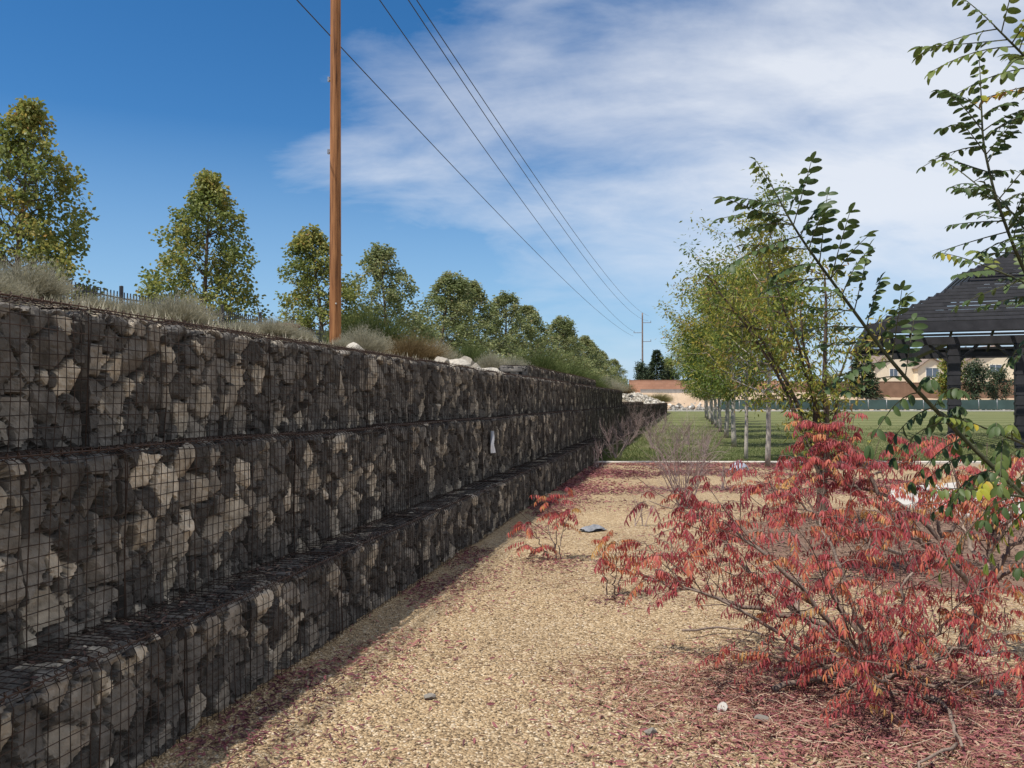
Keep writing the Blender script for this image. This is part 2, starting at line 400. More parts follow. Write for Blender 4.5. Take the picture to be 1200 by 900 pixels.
# ------------------------------------------------------------------ value noise for python-side scattering
_rg = np.random.default_rng(99); _LAT = _rg.random((64, 64))
def vnoise(x, y):
    x = np.asarray(x, float); y = np.asarray(y, float)
    xi = np.floor(x).astype(int); yi = np.floor(y).astype(int); fx = x - xi; fy = y - yi
    fx = fx * fx * (3 - 2 * fx); fy = fy * fy * (3 - 2 * fy)
    g = lambda a, b: _LAT[a % 64, b % 64]
    return (g(xi, yi) * (1 - fx) + g(xi + 1, yi) * fx) * (1 - fy) + (g(xi, yi + 1) * (1 - fx) + g(xi + 1, yi + 1) * fx) * fy
def fbm(x, y, o=4):
    s = 0; a = .5
    for k in range(o): s = s + a * (vnoise(np.asarray(x) * 2 ** k + 17 * k, np.asarray(y) * 2 ** k + 5 * k)); a *= .5
    return s
def sstep(a, b, x): t = np.clip((np.asarray(x, float) - a) / (b - a), 0, 1); return t * t * (3 - 2 * t)
def grid(mb, P, tint=0.5, smooth=True):
    a, b = P.shape[:2]
    i = np.arange(a - 1)[:, None] * b; j = np.arange(b - 1)[None]
    q = np.stack([i + j, i + b + j, i + b + j + 1, i + j + 1], -1).reshape(-1, 4)
    mb.add(P.reshape(-1, 3), q, tint, smooth)

# ------------------------------------------------------------------ SETTING: ground
def ground():
    mb = MB(); mb.add([[-2500, -2500, 0], [2500, -2500, 0], [2500, 2500, 0], [-2500, 2500, 0]], np.array([[0, 1, 2, 3]]))
    tag(mb.build('ground', M['dirt']), kind='structure', label='bare tan dirt stretching to the horizon')
    # gravel bed between the wall and the pergola, gently uneven
    xs = np.linspace(-3.2, 16, 150); ys = np.linspace(-6, 24.2, 200)
    X, Y = np.meshgrid(xs, ys, indexing='ij')
    Z = 0.010 + 0.03 * (fbm(X * .5 + 3, Y * .5) - .47) + 0.012 * (fbm(X * 2 + 9, Y * 2) - .47)
    Z = np.maximum(Z, .004)
    mb = MB(); grid(mb, np.stack([X, Y, Z], -1))
    tag(mb.build('gravel_path', M['gravel']), kind='structure', label='tan gravel ground beside the stone wall')
ground()
def gz(x, y): return np.maximum(0.010 + 0.03 * (fbm(x * .5 + 3, y * .5) - .47) + 0.012 * (fbm(x * 2 + 9, y * 2) - .47), .004)
KD = 23.4     # depth of the kerb across the view
def kerb_and_lawn():
    # local frame: x across the view, y along the view, turned with the lens direction
    mb = MB()
    xs = np.linspace(2.55, 26, 80); top = .055
    for i in range(12):
        a = 2.3 + i * 2.2; bevbox(mb, a, a + 2.19, KD - .08, KD + .08, -.05, top, .012)
    tag(mb.build('kerb', M['kerb'], rz=YAW), kind='structure', label='pale concrete mow kerb between gravel and lawn')
    mb = MB()
    xs = np.concatenate([np.linspace(-34, 60, 60), np.linspace(64, 240, 20)]); ys = np.linspace(KD + .08, 142, 90)
    X, Y = np.meshgrid(xs, ys, indexing='ij')
    Z = .03 + .03 * (fbm(X * .3, Y * .3) - .47)
    grid(mb, np.stack([X, Y, Z], -1))
    tag(mb.build('lawn', M['lawn'], rz=YAW), kind='structure', label='mown green lawn with pale mowing bands')
    # concrete slab under and beside the pergola, with the walk in front of it
    mb = MB()
    q = [ld(6.15, 14.0), ld(6.9, 11.2), ld(9.5, 9.3), ld(30, 9.3), ld(30, 16.5), ld(9.0, 17.3), ld(7.2, 16.2)]
    v = [[p[0], p[1], .06] for p in q] + [[p[0], p[1], -.02] for p in q]; n = len(q)
    mb.add(v, [np.array([list(range(n))]), np.array([[i, i + n, (i + 1) % n + n, (i + 1) % n] for i in range(n)])])
    tag(mb.build('path', M['concrete']), kind='structure', label='pale concrete walk behind the red shrubs')
    mb = MB()
    a, b = 19, 19
    XX, YY = np.meshgrid(np.linspace(2.6, 7.6, a), np.linspace(7.4, 13.2, b), indexing='ij')
    rr = np.hypot((XX - 5.1) / 2.5, (YY - 10.3) / 2.9)
    P = np.stack([XX, YY, .085 * (1 - rr) + .01 + .06 * (fbm(XX * 1.3, YY * 1.3) - .5)], -1)
    L_ = P.copy(); L_[..., 0] = P[..., 0] * CY - P[..., 1] * SY; L_[..., 1] = P[..., 0] * SY + P[..., 1] * CY
    grid(mb, L_)
    tag(mb.build('mulch_bed', M['mulch']), kind='structure', label='brown leaf mulch under the row of young trees')
kerb_and_lawn()

# terrace behind the wall
def fence_z(X, Y): return float(zt(X, Y)) + .12
def zt(X, Y):
    s = -np.asarray(X, float); Y = np.asarray(Y, float)
    edge = 2.13 - .5 * sstep(38, 42, Y) - .28 * sstep(57, 62, Y)
    hi = 2.95 + .25 * sstep(10, 30, s) + .5 * (fbm(s * .1, Y * .1) - .47)
    bank = edge + (hi - edge) * np.clip((s - 3.75) / 4.4, 0, 1) ** .8
    return bank + .16 * (fbm(s * .9, Y * .9) - .47) * sstep(4.1, 5, s)
def terrace():
    xs = np.concatenate([np.linspace(-3.75, -10, 40), np.linspace(-10.5, -60, 50)]); ys = np.linspace(-12, 190, 330)
    X, Y = np.meshgrid(xs, ys, indexing='ij'); Z = zt(X, Y)
    fade = sstep(186, 150, Y) if False else 1 - sstep(150, 188, Y) * 0.5
    Z = Z * fade
    P = np.stack([X, Y, Z], -1)
    P = np.concatenate([P[:1] * [1, 1, 0] + [0, 0, -.2], P], 0)
    mb = MB(); grid(mb, P)
    tag(mb.build('terrace', M['terrace']), kind='structure', label='sandy terrace above the stone wall')
terrace()
def far_bank():
    # frame turned with the view: x lateral, y depth
    xs = np.linspace(-45, 230, 200); ys = np.concatenate([np.linspace(140, 172, 50), np.linspace(175, 600, 30)])
    X, Y = np.meshgrid(xs, ys, indexing='ij')
    left = 1 - sstep(60, 75, X)
    Z = .02 + (1.5 * sstep(141, 146, Y) + 1.7 * sstep(145, 152, Y)) * left + (1 - left) * (2.2 * sstep(146, 160, Y)) + 1.0 * sstep(161.5, 166, Y) * (1 - left * .8)
    Z += .35 * (fbm(X * .25, Y * .25) - .47) * sstep(141, 147, Y)
    mb = MB(); grid(mb, np.stack([X, Y, Z], -1))
    tag(mb.build('hillside', M['bank'], rz=YAW), kind='structure', label='low tan earth bank beyond the lawn')
far_bank()

# ------------------------------------------------------------------ GABION WALL
CELL = 0.65; BL = CELL * 3
def gabion_sheet(seed, H, depth, res, BL=BL):
    """stones of one basket: front from z=0 to H, rounded over the edge, back over the top"""
    rng = np.random.default_rng(seed)
    r = .05; arc = r * math.pi / 2; S = (H - r) + arc + (depth - r)
    nu = int(BL / res) + 1; ns = int(S / res) + 1
    u = np.linspace(0, BL, nu); s = np.linspace(-.04, S, ns)
    U, Sg = np.meshgrid(u, s, indexing='ij')
    uu, ss = U.ravel(), Sg.ravel()
    # dart throwing with stone sizes
    C = []; Rr = []
    for k in range(2600):
        rad = .118 * (1 - .70 * min(1, k / 1300)) * rng.uniform(.8, 1.1)
        c = np.array((rng.uniform(0, BL), rng.uniform(-.05, S)))
        cu = (c[0] % CELL)
        if cu < rad * .42 or CELL - cu < rad * .42: continue
        if C:
            A = np.array(C); dd = np.hypot(*(A - c).T)
            same = (A[:, 0] // CELL) == (c[0] // CELL)
            if np.any((dd < (np.array(Rr) + rad) * .80) & same): continue
        C.append(c); Rr.append(rad)
    C = np.array(C); Rr = np.array(Rr); n = len(C)
    th = rng.normal(np.pi / 2, .55, n); asp = rng.uniform(1.05, 2.0, n)
    # slight warp of the cells for uneven outlines
    wu = uu + .03 * (vnoise(uu * 11 + seed, ss * 11) - .5) ; ws = ss + .03 * (vnoise(uu * 11 + 30, ss * 11 + seed) - .5)
    F1 = np.full(len(uu), 9.); F2 = np.full(len(uu), 9.); I1 = np.zeros(len(uu), int)
    cell = np.floor(np.clip(uu / CELL, 0, BL / CELL - .001)).astype(int); ccell = np.floor(C[:, 0] / CELL).astype(int)
    for i in range(n):
        du = wu - C[i, 0]; ds = ws - C[i, 1]
        a = (du * math.cos(th[i]) + ds * math.sin(th[i])) / asp[i] ** .5; b = (-du * math.sin(th[i]) + ds * math.cos(th[i])) * asp[i] ** .5
        p = 2.4
        d = (np.abs(a) ** p + np.abs(b) ** p) ** (1 / p) / Rr[i] ** .8 * .15 ** -.2 + (cell != ccell[i]) * 20
        m = d < F1
        F2 = np.where(m, F1, np.minimum(F2, d)); I1 = np.where(m, i, I1); F1 = np.where(m, d, F1)
    e = np.clip(F2 - F1, 0, 3)
    seam = np.minimum(uu % CELL, CELL - uu % CELL) / .05
    e = np.minimum(e * 1.1, seam * .8)
    gx = rng.uniform(-.26, .26, n); gy = rng.uniform(-.26, .26, n); g2 = rng.uniform(-.8, .8, (n, 2)); o2 = rng.uniform(.008, .04, n)
    lift = rng.uniform(-.026, .010, n)
    du = uu - C[I1, 0]; ds = ss - C[I1, 1]
    face = np.minimum(gx[I1] * du + gy[I1] * ds, g2[I1, 0] * du + g2[I1, 1] * ds + o2[I1])
    rough = .022 * (fbm(uu * 14 + seed * 3, ss * 14, 3) - .44) + .012 * (vnoise(uu * 60, ss * 60) - .5)
    prof = np.clip(e / .25, 0, 1); prof = (1 - (1 - prof) ** 2.6) ** .6
    disp = -.125 + (.120 + lift[I1] + np.clip(face, -.07, .03)) * prof + rough * prof
    disp = np.minimum(disp, .004)
    tint = np.clip(rng.beta(1.3, 2.2, n), 0, 1)
    pale = rng.random(n) < .11 + .28 * (vnoise(C[:, 0] * 3.1 + seed * 7, C[:, 1] * 3.1 + seed) > .60)
    tint = np.where(pale, rng.uniform(.66, .97, n), np.where(rng.random(n) < .30, rng.uniform(.45, .66, n), tint * .62))
    tv = tint[I1] + .12 * (fbm(uu * 8, ss * 8 + 4, 3) - .47)
    tv = tv * (.05 + .95 * np.clip(e / .15, 0, 1))      # crevice shade painted into the tint at the joints
    # roll profile
    f = H - r
    ang = np.clip((ss - f) / r, 0, math.pi / 2)
    X = np.where(ss < f, 0, np.where(ss < f + arc, -r * (1 - np.cos(ang)), -r - (ss - f - arc)))
    Zc = np.where(ss < f, ss, np.where(ss < f + arc, f + r * np.sin(ang), H))
    nx = np.cos(ang); nz = np.sin(ang)
    P = np.stack([X + nx * disp, uu, Zc + nz * disp], -1).reshape(nu, ns, 3)
    # flip order so that normals look outward
    mb = MB(); grid(mb, P[::-1], np.clip(tv, 0, 1).reshape(nu, ns)[::-1].ravel(), res > .02)
    return mb
def gabion_wire(seed, H, depth, fine=True):
    rng = np.random.default_rng(seed + 500)
    mb = MB(); r = .05
    sp = .0595; wr = .0023
    def prof(s):
        f = H - r; arc = r * math.pi / 2
        ang = np.clip((s - f) / r, 0, math.pi / 2)
        x = np.where(s < f, 0, np.where(s < f + arc, -r * (1 - np.cos(ang)), -r - (s - f - arc)))
        z = np.where(s < f, s, np.where(s < f + arc, f + r * np.sin(ang), H))
        return x, z, np.cos(ang), np.sin(ang)
    S = (H - r) + r * math.pi / 2 + (depth - r)
    bulge = lambda u, s: .014 + .032 * (vnoise(u * 2.2 + seed, s * 2.6 + 8) - .5) - .010 * np.exp(-((np.minimum(u % CELL, CELL - u % CELL)) / .08) ** 2)
    def line(u, s, rad, t):
        x, z, nx, nz = prof(s); b = bulge(u, s)
        tube(mb, np.stack([x + nx * b, u, z + nz * b], -1), rad, 4 if fine else 3, t, False, False)
    nv = int(round(BL / sp))
    for k in range(nv + 1):
        s = np.linspace(0, S, 26 if fine else 9) if fine else np.array([0, H * .33, H * .66, H - r, H - r + .04, H - r + .08, S * .5 + H * .5, S])
        line(np.full(len(s), k * BL / nv) + .003 * np.sin(s * 9 + k), s, wr * (1.5 if k % 11 == 0 else 1), rng.uniform(0, .45))
    for k in range(1, int(S / sp)):
        u = np.linspace(0, BL, 28 if fine else 8)
        line(u, np.full(len(u), k * sp) + .004 * np.sin(u * 7 + k * 2.1), wr, rng.uniform(0, .45))
    # spiral binder along the top edge
    nt_ = 30 if fine else 12; per = 7 if fine else 4
    a = np.linspace(0, nt_ * 2 * math.pi, nt_ * per); u = np.linspace(0, BL, len(a))
    tube(mb, np.stack([-.006 + .018 * np.cos(a), u, H + .012 + .017 * np.sin(a)], -1), .0026, 3, .75, False, False)
    u = np.linspace(0, BL, 9)
    tube(mb, np.stack([0 * u + .004, u, H + .012 + 0 * u], -1), .004, 4, .6, False, False)
    return mb
def gabion_tier(name_label, xf, z0, H, depth, y0, y1, seed, group='tiers of the gabion retaining wall', near_end=False):
    root = thing('gabion_wall', name_label, 'stone wall', (xf, y0, z0), 0, group)
    rng = np.random.default_rng(seed)
    n = int(round((y1 - y0) / BL))
    pool = []; mids = []
    for k in range(n):
        yc = y0 + (k + .5) * BL
        dx, dz = rng.uniform(-.014, .014), rng.uniform(-.008, .008)
        if 1.0 < yc < 17:
            st = gabion_sheet(seed * 100 + k, H, depth, .0125 if yc < 8.5 else .017).mesh('gabion_basket', M['stone'])
            wi = gabion_wire(seed * 100 + k, H, depth, yc < 9).mesh('wire_mesh', M['wire'])
        else:
            if len(pool) < 6:
                pool.append((gabion_sheet(seed * 100 + 50 + len(pool), H, depth, .026).mesh('gabion_basket', M['stone']),
                             gabion_wire(seed * 100 + 50 + len(pool), H, depth, False).mesh('wire_mesh', M['wire'])))
                st, wi = pool[-1]
            else:
                st, wi = pool[rng.integers(len(pool))]
        b = put('gabion_basket', st, root, (dx, k * BL, dz), rng.uniform(-.006, .006))
        put('wire_mesh', wi, b)
    if near_end:
        b = gabion_sheet(seed * 100 + 90, H, .3, .02, CELL).build('gabion_basket', M['stone'], root, (-CELL, 0, 0), -math.pi / 2)
    return root
X1, X2, X3 = -2.48, -2.84, -3.06
Z1, Z2, Z3 = .585, 1.445, 2.175
gabion_tier('lowest and shortest rock-filled wire gabion tier, beside the gravel', X1, -.03, Z1 + .03, .50, -5.85, -5.85 + BL * 16, 1)
gabion_tier('middle rock-filled gabion tier with a white rag caught on it', X2, Z1 - .06, Z2 - Z1 + .06, .42, -5.85, -5.85 + BL * 66, 2)
gabion_tier('upper rock-filled gabion tier below the shrubs and wooden pole', X3, Z2 - .05, Z3 - Z2 + .05, .80, -5.85, -5.85 + BL * 24, 3)
gabion_tier('far lowered stretch of rock-filled gabion, last step of the top tier', X3 - .002, Z2 - .45, .62, .80, -5.85 + BL * 24, -5.85 + BL * 34, 5)
gabion_tier('short low gabion course standing on top of the upper tier', X3 - .22, Z3 - .06, .33, .60, 17.55, 17.55 + BL * 7, 4, near_end=True)
# far stretch of the middle tier stands on the lawn side without the lowest tier
gabion_tier('gabion footing course under the middle tier beside the lawn', X2 - .02, -.05, Z1 + .02, .42, -5.85 + BL * 16, -5.85 + BL * 66, 6)

# ------------------------------------------------------------------ PLANT BUILDERS
def path_from(rng, p, d, L, n=7, wander=.18, up=.1):
    pts = [np.array(p, float)]; d = unit(np.array(d, float))
    for i in range(n):
        d = unit(d + rng.normal(0, wander, 3) * .6 + np.array((0, 0, up)) / n * 2)
        pts.append(pts[-1] + d * L / n)
    return np.array(pts), d
def crown_tree(seed, H, clear, spread, limbs, nleaf, lsize, prof, lean=0, elev=(20, 65), scatter=.22, tr=.09, aspect=.7, clump=.6):
    """trunk and crown meshes for a broadleaf tree of height H"""
    rng = np.random.default_rng(seed)
    tb, cb = MB(), MB()
    trunk, _ = path_from(rng, (0, 0, 0), (lean, 0, 1), H * .93, 12, .05, .35)
    tt = np.linspace(0, 1, len(trunk))
    tube(tb, trunk, tr * (1 - tt) ** .8 + .008, 8, rng.uniform(.3, .7))
    LP, LD = [], []
    def leafy(pts, n, sc):
        k = (len(pts) * rng.uniform(.06, 1, n) ** .5).astype(int).clip(1, len(pts) - 1)
        q = pts[k] + rng.normal(0, sc, (n, 3)); LP.append(q); LD.append(unit(q - pts[k] + rng.normal(0, .4, (n, 3)) * .3))
    az = rng.uniform(0, 6.28)
    per = nleaf / limbs
    for i in range(limbs):
        t = clear + (1 - clear) * (i + rng.uniform(0, .8)) / limbs
        t = min(t, .97); az += 2.4 + rng.uniform(-.5, .5)
        k = t * (len(trunk) - 1); a = int(k); p = trunk[a] + (trunk[min(a + 1, len(trunk) - 1)] - trunk[a]) * (k - a)
        rel = (t - clear) / (1 - clear)
        L = spread * prof(rel) * rng.uniform(.72, 1.12)
        el = R(elev[0] + (elev[1] - elev[0]) * rel + rng.uniform(-10, 10))
        d = (math.cos(az) * math.cos(el), math.sin(az) * math.cos(el), math.sin(el))
        L = L / max(.35, math.cos(el)) * .8
        pts, dd = path_from(rng, p, d, L, 8, .16, .25)
        rr = tr * .5 * (1 - rel * .6)
        tube(tb, pts, rr * (1 - np.linspace(0, 1, len(pts))) + .004, 5, rng.uniform(.2, .8), False)
        dens = rng.uniform(1 - clump, 1 + clump)
        n_l = int(per * dens * (.2 + 1.3 * (L / spread) ** 1.4))
        leafy(pts, n_l // 2, scatter * (.6 + .6 * L / spread))
        for j in range(rng.integers(4, 8)):
            q = pts[rng.integers(3, len(pts))]
            d2 = unit(dd + rng.normal(0, .7, 3)); L2 = L * rng.uniform(.25, .5)
            sp_, _ = path_from(rng, q, d2, L2, 4, .2, .15)
            tube(tb, sp_, np.linspace(rr * .35, .003, len(sp_)), 3, rng.uniform(.2, .8), False)
            leafy(sp_, n_l // 7, scatter * .75)
    leafy(trunk[-3:], int(nleaf * .02), scatter * .7)
    P = np.concatenate(LP); D = np.concatenate(LD); n = len(P)
    D = unit(D + np.array((0, 0, -.35)) + rng.normal(0, .3, (n, 3)))
    Nn = unit(rng.normal(0, .6, (n, 3)) + np.array((0, 0, .8)))
    L = lsize * rng.uniform(.65, 1.25, n)
    cl = fbm(P[:, 0] * 1.3 + 20, P[:, 2] * 1.3 + P[:, 1] * 1.1, 3)
    tint = np.clip(.5 + (cl - .45) * 1.5 + rng.normal(0, .17, n), 0, 1)
    leaves(cb, P, D, Nn, L, L * aspect, tint, .15)
    return tb, cb
def cone_crown(seed, H, Rmax, ncl, per, lsize):
    """full, uneven pyramidal crown: leaf clusters through the whole volume, on real limbs"""
    rng = np.random.default_rng(seed); tb, cb = MB(), MB()
    trunk, _ = path_from(rng, (0, 0, 0), (0, 0, 1), H * .95, 14, .04, .4)
    tt = np.linspace(0, 1, 15); tube(tb, trunk, .10 * (1 - tt) ** .8 + .008, 8, .5)
    def rad(rel, az):
        base = min(1, rel / .16) ** .6 * (1 - rel) ** .78 + .05
        return Rmax * base * (.74 + .55 * vnoise(az * 1.27 + seed, rel * 6.0 + 3))
    P, D = [], []
    for i in range(ncl):
        rel = min(.99, .03 + .97 * rng.random() ** 1.25); az = rng.uniform(0, 6.28); z = H * (.09 + .91 * rel)
        r = rad(rel, az) * math.sqrt(rng.uniform(.05, 1))
        k = min(13, int(max(0, (z - r * .55) / (H * .95)) * 14)); p0 = trunk[k]
        ax = np.array((np.interp(z, trunk[:, 2], trunk[:, 0]), np.interp(z, trunk[:, 2], trunk[:, 1]), z)); c = ax + np.array((math.cos(az) * r, math.sin(az) * r, 0))
        if i % 3 == 0:
            m = (p0 + c) / 2 + np.array((0, 0, -.12 * r)) + rng.normal(0, .05, 3)
            tube(tb, [p0, (p0 + m) / 2 + rng.normal(0, .02, 3), m, (m + c) / 2 + rng.normal(0, .03, 3), c], np.linspace(.012 + .012 * r, .004, 5), 4, rng.random(), False)
        n = int(per * rng.uniform(.4, 1.6)); sg = (.20 * (.55 + .45 * r / Rmax), .15)
        q = c + np.clip(rng.normal(0, 1, (n, 3)), -1.7, 1.7) * (sg[0], sg[0], sg[1]); P.append(q)
        D.append(unit(np.array((math.cos(az), math.sin(az), -.25)) + rng.normal(0, .6, (n, 3))))
    P = np.concatenate(P); D = np.concatenate(D); n = len(P)
    cl = fbm(P[:, 0] * 1.2 + 20, P[:, 2] * 1.2 + P[:, 1] * 1.0, 3)
    leaves(cb, P, D, unit(rng.normal(0, .7, (n, 3)) + np.array((0, 0, .55))), lsize * rng.uniform(.6, 1.25, n), lsize * .8 * rng.uniform(.7, 1.2, n), np.clip(.46 + (cl - .45) * 1.0 + rng.normal(0, .18, n), 0, 1), .15)
    return tb, cb
conic = lambda r: (1 - r) ** .95 * (0.72 + .28 * min(1, r / .15)) + .07
oval = lambda r: (math.sin(math.pi * min(1, .12 + .88 * r)) ** .7) * .9 + .12
def tree_thing(name, label, cat, tb, cb, tm, cm, loc, rz=0, group=None, scale=1.0):
    t = thing(name, label, cat, loc, rz, group); t.scale = (scale,) * 3 if np.isscalar(scale) else scale
    put('trunk', tb, t); put('crown', cb, t)
    return t

# ------------------------------------------------------------------ terrace planting
def sycamores():
    protos = []
    for s, nl in ((11, 400), (12, 380), (13, 360), (14, 300)):
        tb, cb = cone_crown(s, 6.7, 2.65, nl, 42, .135)
        protos.append((tb.mesh('trunk', M['bark_brown']), cb.mesh('crown', M['leaf_syc']), cb.mesh('crown', M['leaf_olive'])))
    words = ['nearest of the row, cut by the left picture edge', 'second from the left, standing alone above the wall', 'third from the left, half behind the wooden pole',
             'just right of the wooden pole', 'fifth from the left in the row', 'sixth from the left in the row', 'seventh from the left in the row',
             'eighth from the left in the row', 'ninth from the left in the row', 'tenth from the left in the row']
    rng = np.random.default_rng(5)
    spots = [(14, 22.6), (236, 31), (380, 42), (455, 51.5), (513, 62), (556, 71), (592, 81), (624, 92), (648, 103), (668, 114), (683, 126), (697, 138), (710, 150), (722, 163)]
    tops = [120, 205, 268, 290, 321, 333, 345, 360, 372, 384, 395, 403, 412, 421]
    for i, (px, d) in enumerate(spots):
        l = (px - 600) / 1000 * d; p = ld(l, d); z = float(zt(p[0], p[1])) - .05
        if p[1] > 150: z *= .8
        topz = CAM_H + (470 - tops[i]) / 1000 * d
        H = topz - z
        k = [0, 1, 2, 3, 2, 1, 3, 0, 2, 3, 1, 0, 2, 3][i]
        tm, ca, cb_ = protos[k]
        lab = ('green yellowing sycamore ' + words[i]) if i < 10 else 'small far sycamore at the end of the row above the wall'
        s = H / 6.7
        t = tree_thing('sycamore_tree', lab, 'tree', tm, ca if i < 3 else cb_, None, None, (p[0], p[1], z), rng.uniform(0, 6.28), 'sycamores in a row on the terrace', (s * (.9, .98, 1.12, 1.15, 1.35)[min(i, 4)], s * (.9, .98, 1.12, 1.15, 1.35)[min(i, 4)], s))
sycamores()

def brush_mesh(seed, R_, H, n, mat, droop=.2, base=.14):
    """rounded brush of very many fine stems with a fuzzy outer shell"""
    rng = np.random.default_rng(seed); mb = MB(); n = n * 2
    az = rng.uniform(0, 6.28, n); rad = np.sqrt(rng.random(n))
    el = np.pi / 2 - rad * 1.25 + rng.normal(0, .10, n)
    D = np.stack([np.cos(az) * np.cos(el), np.sin(az) * np.cos(el), np.sin(el)], -1)
    env = 1 / np.sqrt((np.cos(el) / R_) ** 2 + (np.sin(el) / H) ** 2)
    env = env * (.72 + .5 * vnoise(az * 2.4 + seed, rad * 5)) 
    L = env * rng.uniform(.55, 1.02, n)
    B = np.stack([np.cos(az) * rad * base, np.sin(az) * rad * base, np.zeros(n)], -1)
    leaves(mb, B, D + np.array((0, 0, .12)), rnd_dirs(rng, n), L, .0035, rng.random(n) * .6, droop * .15)
    m = n * 4; k = rng.integers(0, n, m); f = rng.uniform(.35, 1.03, m)
    P = B[k] + D[k] * (env[k] * f)[:, None] + rng.normal(0, .03, (m, 3)) * H
    leaves(mb, P, unit(D[k] * .6 + rng.normal(0, .33, (m, 3)) + np.array((0, 0, .55))), rnd_dirs(rng, m), rng.uniform(.05, .13, m) * H, .0045, np.clip(.25 + .3 * f + rng.normal(0, .22, m), 0, 1), .1)
    return mb.mesh('rabbitbrush', mat)
def brushes():
    rng = np.random.default_rng(8)
    pr = [brush_mesh(21, .75, .8, 1500, M['brush']), brush_mesh(22, .7, .7, 1400, M['brush']), brush_mesh(23, .75, .75, 1400, M['brush_brown']), brush_mesh(24, .7, .75, 1500, M['brush_green'])]
    # px, depth, top pixel, width scale, mesh kind, label
    S = [(28, 8.6, 300, 1.0, 0, 'big pale rabbitbrush at the left picture edge above the wall'),
         (-25, 7.9, 305, .9, 1, 'grey rabbitbrush half outside the left picture edge'),
         (207, 9.2, 334, .95, 1, 'pale round rabbitbrush in front of the lone sycamore'),
         (120, 9.8, 343, .8, 0, 'low straw-coloured brush below the picket fence'),
         (160, 9.4, 347, .55, 1, 'small straw brush left of the round rabbitbrush'),
         (318, 12, 370, .9, 0, 'dry brush left of the wooden pole foot'),
         (282, 11, 369, .6, 1, 'small dry brush between the round rabbitbrush and the pole'),
         (352, 13, 381, .6, 1, 'grey tuft at the left side of the pole foot'),
         (425, 15.5, 380, 1.0, 0, 'pale brush right of the wooden pole foot'),
         (400, 13.5, 391, .5, 1, 'tiny grey tuft right in front of the pole'),
         (482, 17.5, 386, 1.15, 2, 'brown round brush on the wall top right of the pole'),
         (432, 21, 350, 1.9, 3, 'tall green bush behind the wooden pole'),
         (512, 20, 398, .8, 0, 'grey brush next to the brown round brush'),
         (575, 23, 407, .8, 1, 'grey brush above the white boulders'),
         (548, 26, 396, 1.3, 3, 'green bush behind the grey wall-top brushes'),
         (627, 30, 405, 2.2, 3, 'large green bush behind the short gabion course'),
         (660, 36, 420, 2.0, 3, 'green bush on the slope behind the far gabion step'),
         (690, 44, 432, 1.9, 3, 'green grassy bush near the far end of the terrace'),
         (712, 56, 440, 2.0, 0, 'pale brush at the far end of the terrace'),
         (600, 24, 412, 1.0, 1, 'grey brush left of the short gabion course'),
         (728, 78, 449, 2.2, 2, 'brown brush on the slope above the far gabion end')]
    for px, d, top, ws, k, lab in S:
        l = (px - 600) / 1000 * d; p = ld(l, d); z = float(zt(p[0], p[1])) - .04
        H = max(.3, CAM_H + (470 - top) / 1000 * d - z); b = pr[k]; ws = ws * (.62 if d < 16 else .8)
        o = put('rabbitbrush', b, None, (p[0], p[1], z), rng.uniform(0, 6.28)); o.scale = (ws, ws, H / .92)
        tag(o, lab, 'bush', 'brush growing on the wall top')
    # dry grass between the brushes
    n = 16000
    X = -rng.uniform(3.95, 9.5, n); Y = 4 + 55 * rng.random(n) ** 1.4
    keep = fbm(X * .8, Y * .8) + rng.normal(0, .1, n) > .40
    X, Y = X[keep], Y[keep]; Z = zt(X, Y); n = len(X)
    mb = MB()
    leaves(mb, np.stack([X, Y, Z - .02], -1), unit(rng.normal(0, .35, (n, 3)) + [0, 0, 1]), rnd_dirs(rng, n), rng.uniform(.05, .19, n), rng.uniform(.003, .006, n), rng.random(n), .2)
    tag(mb.build('dry_grass', M['brush']), 'dry pale grass covering the terrace behind the wall', 'dry grass', kind='stuff')
brushes()

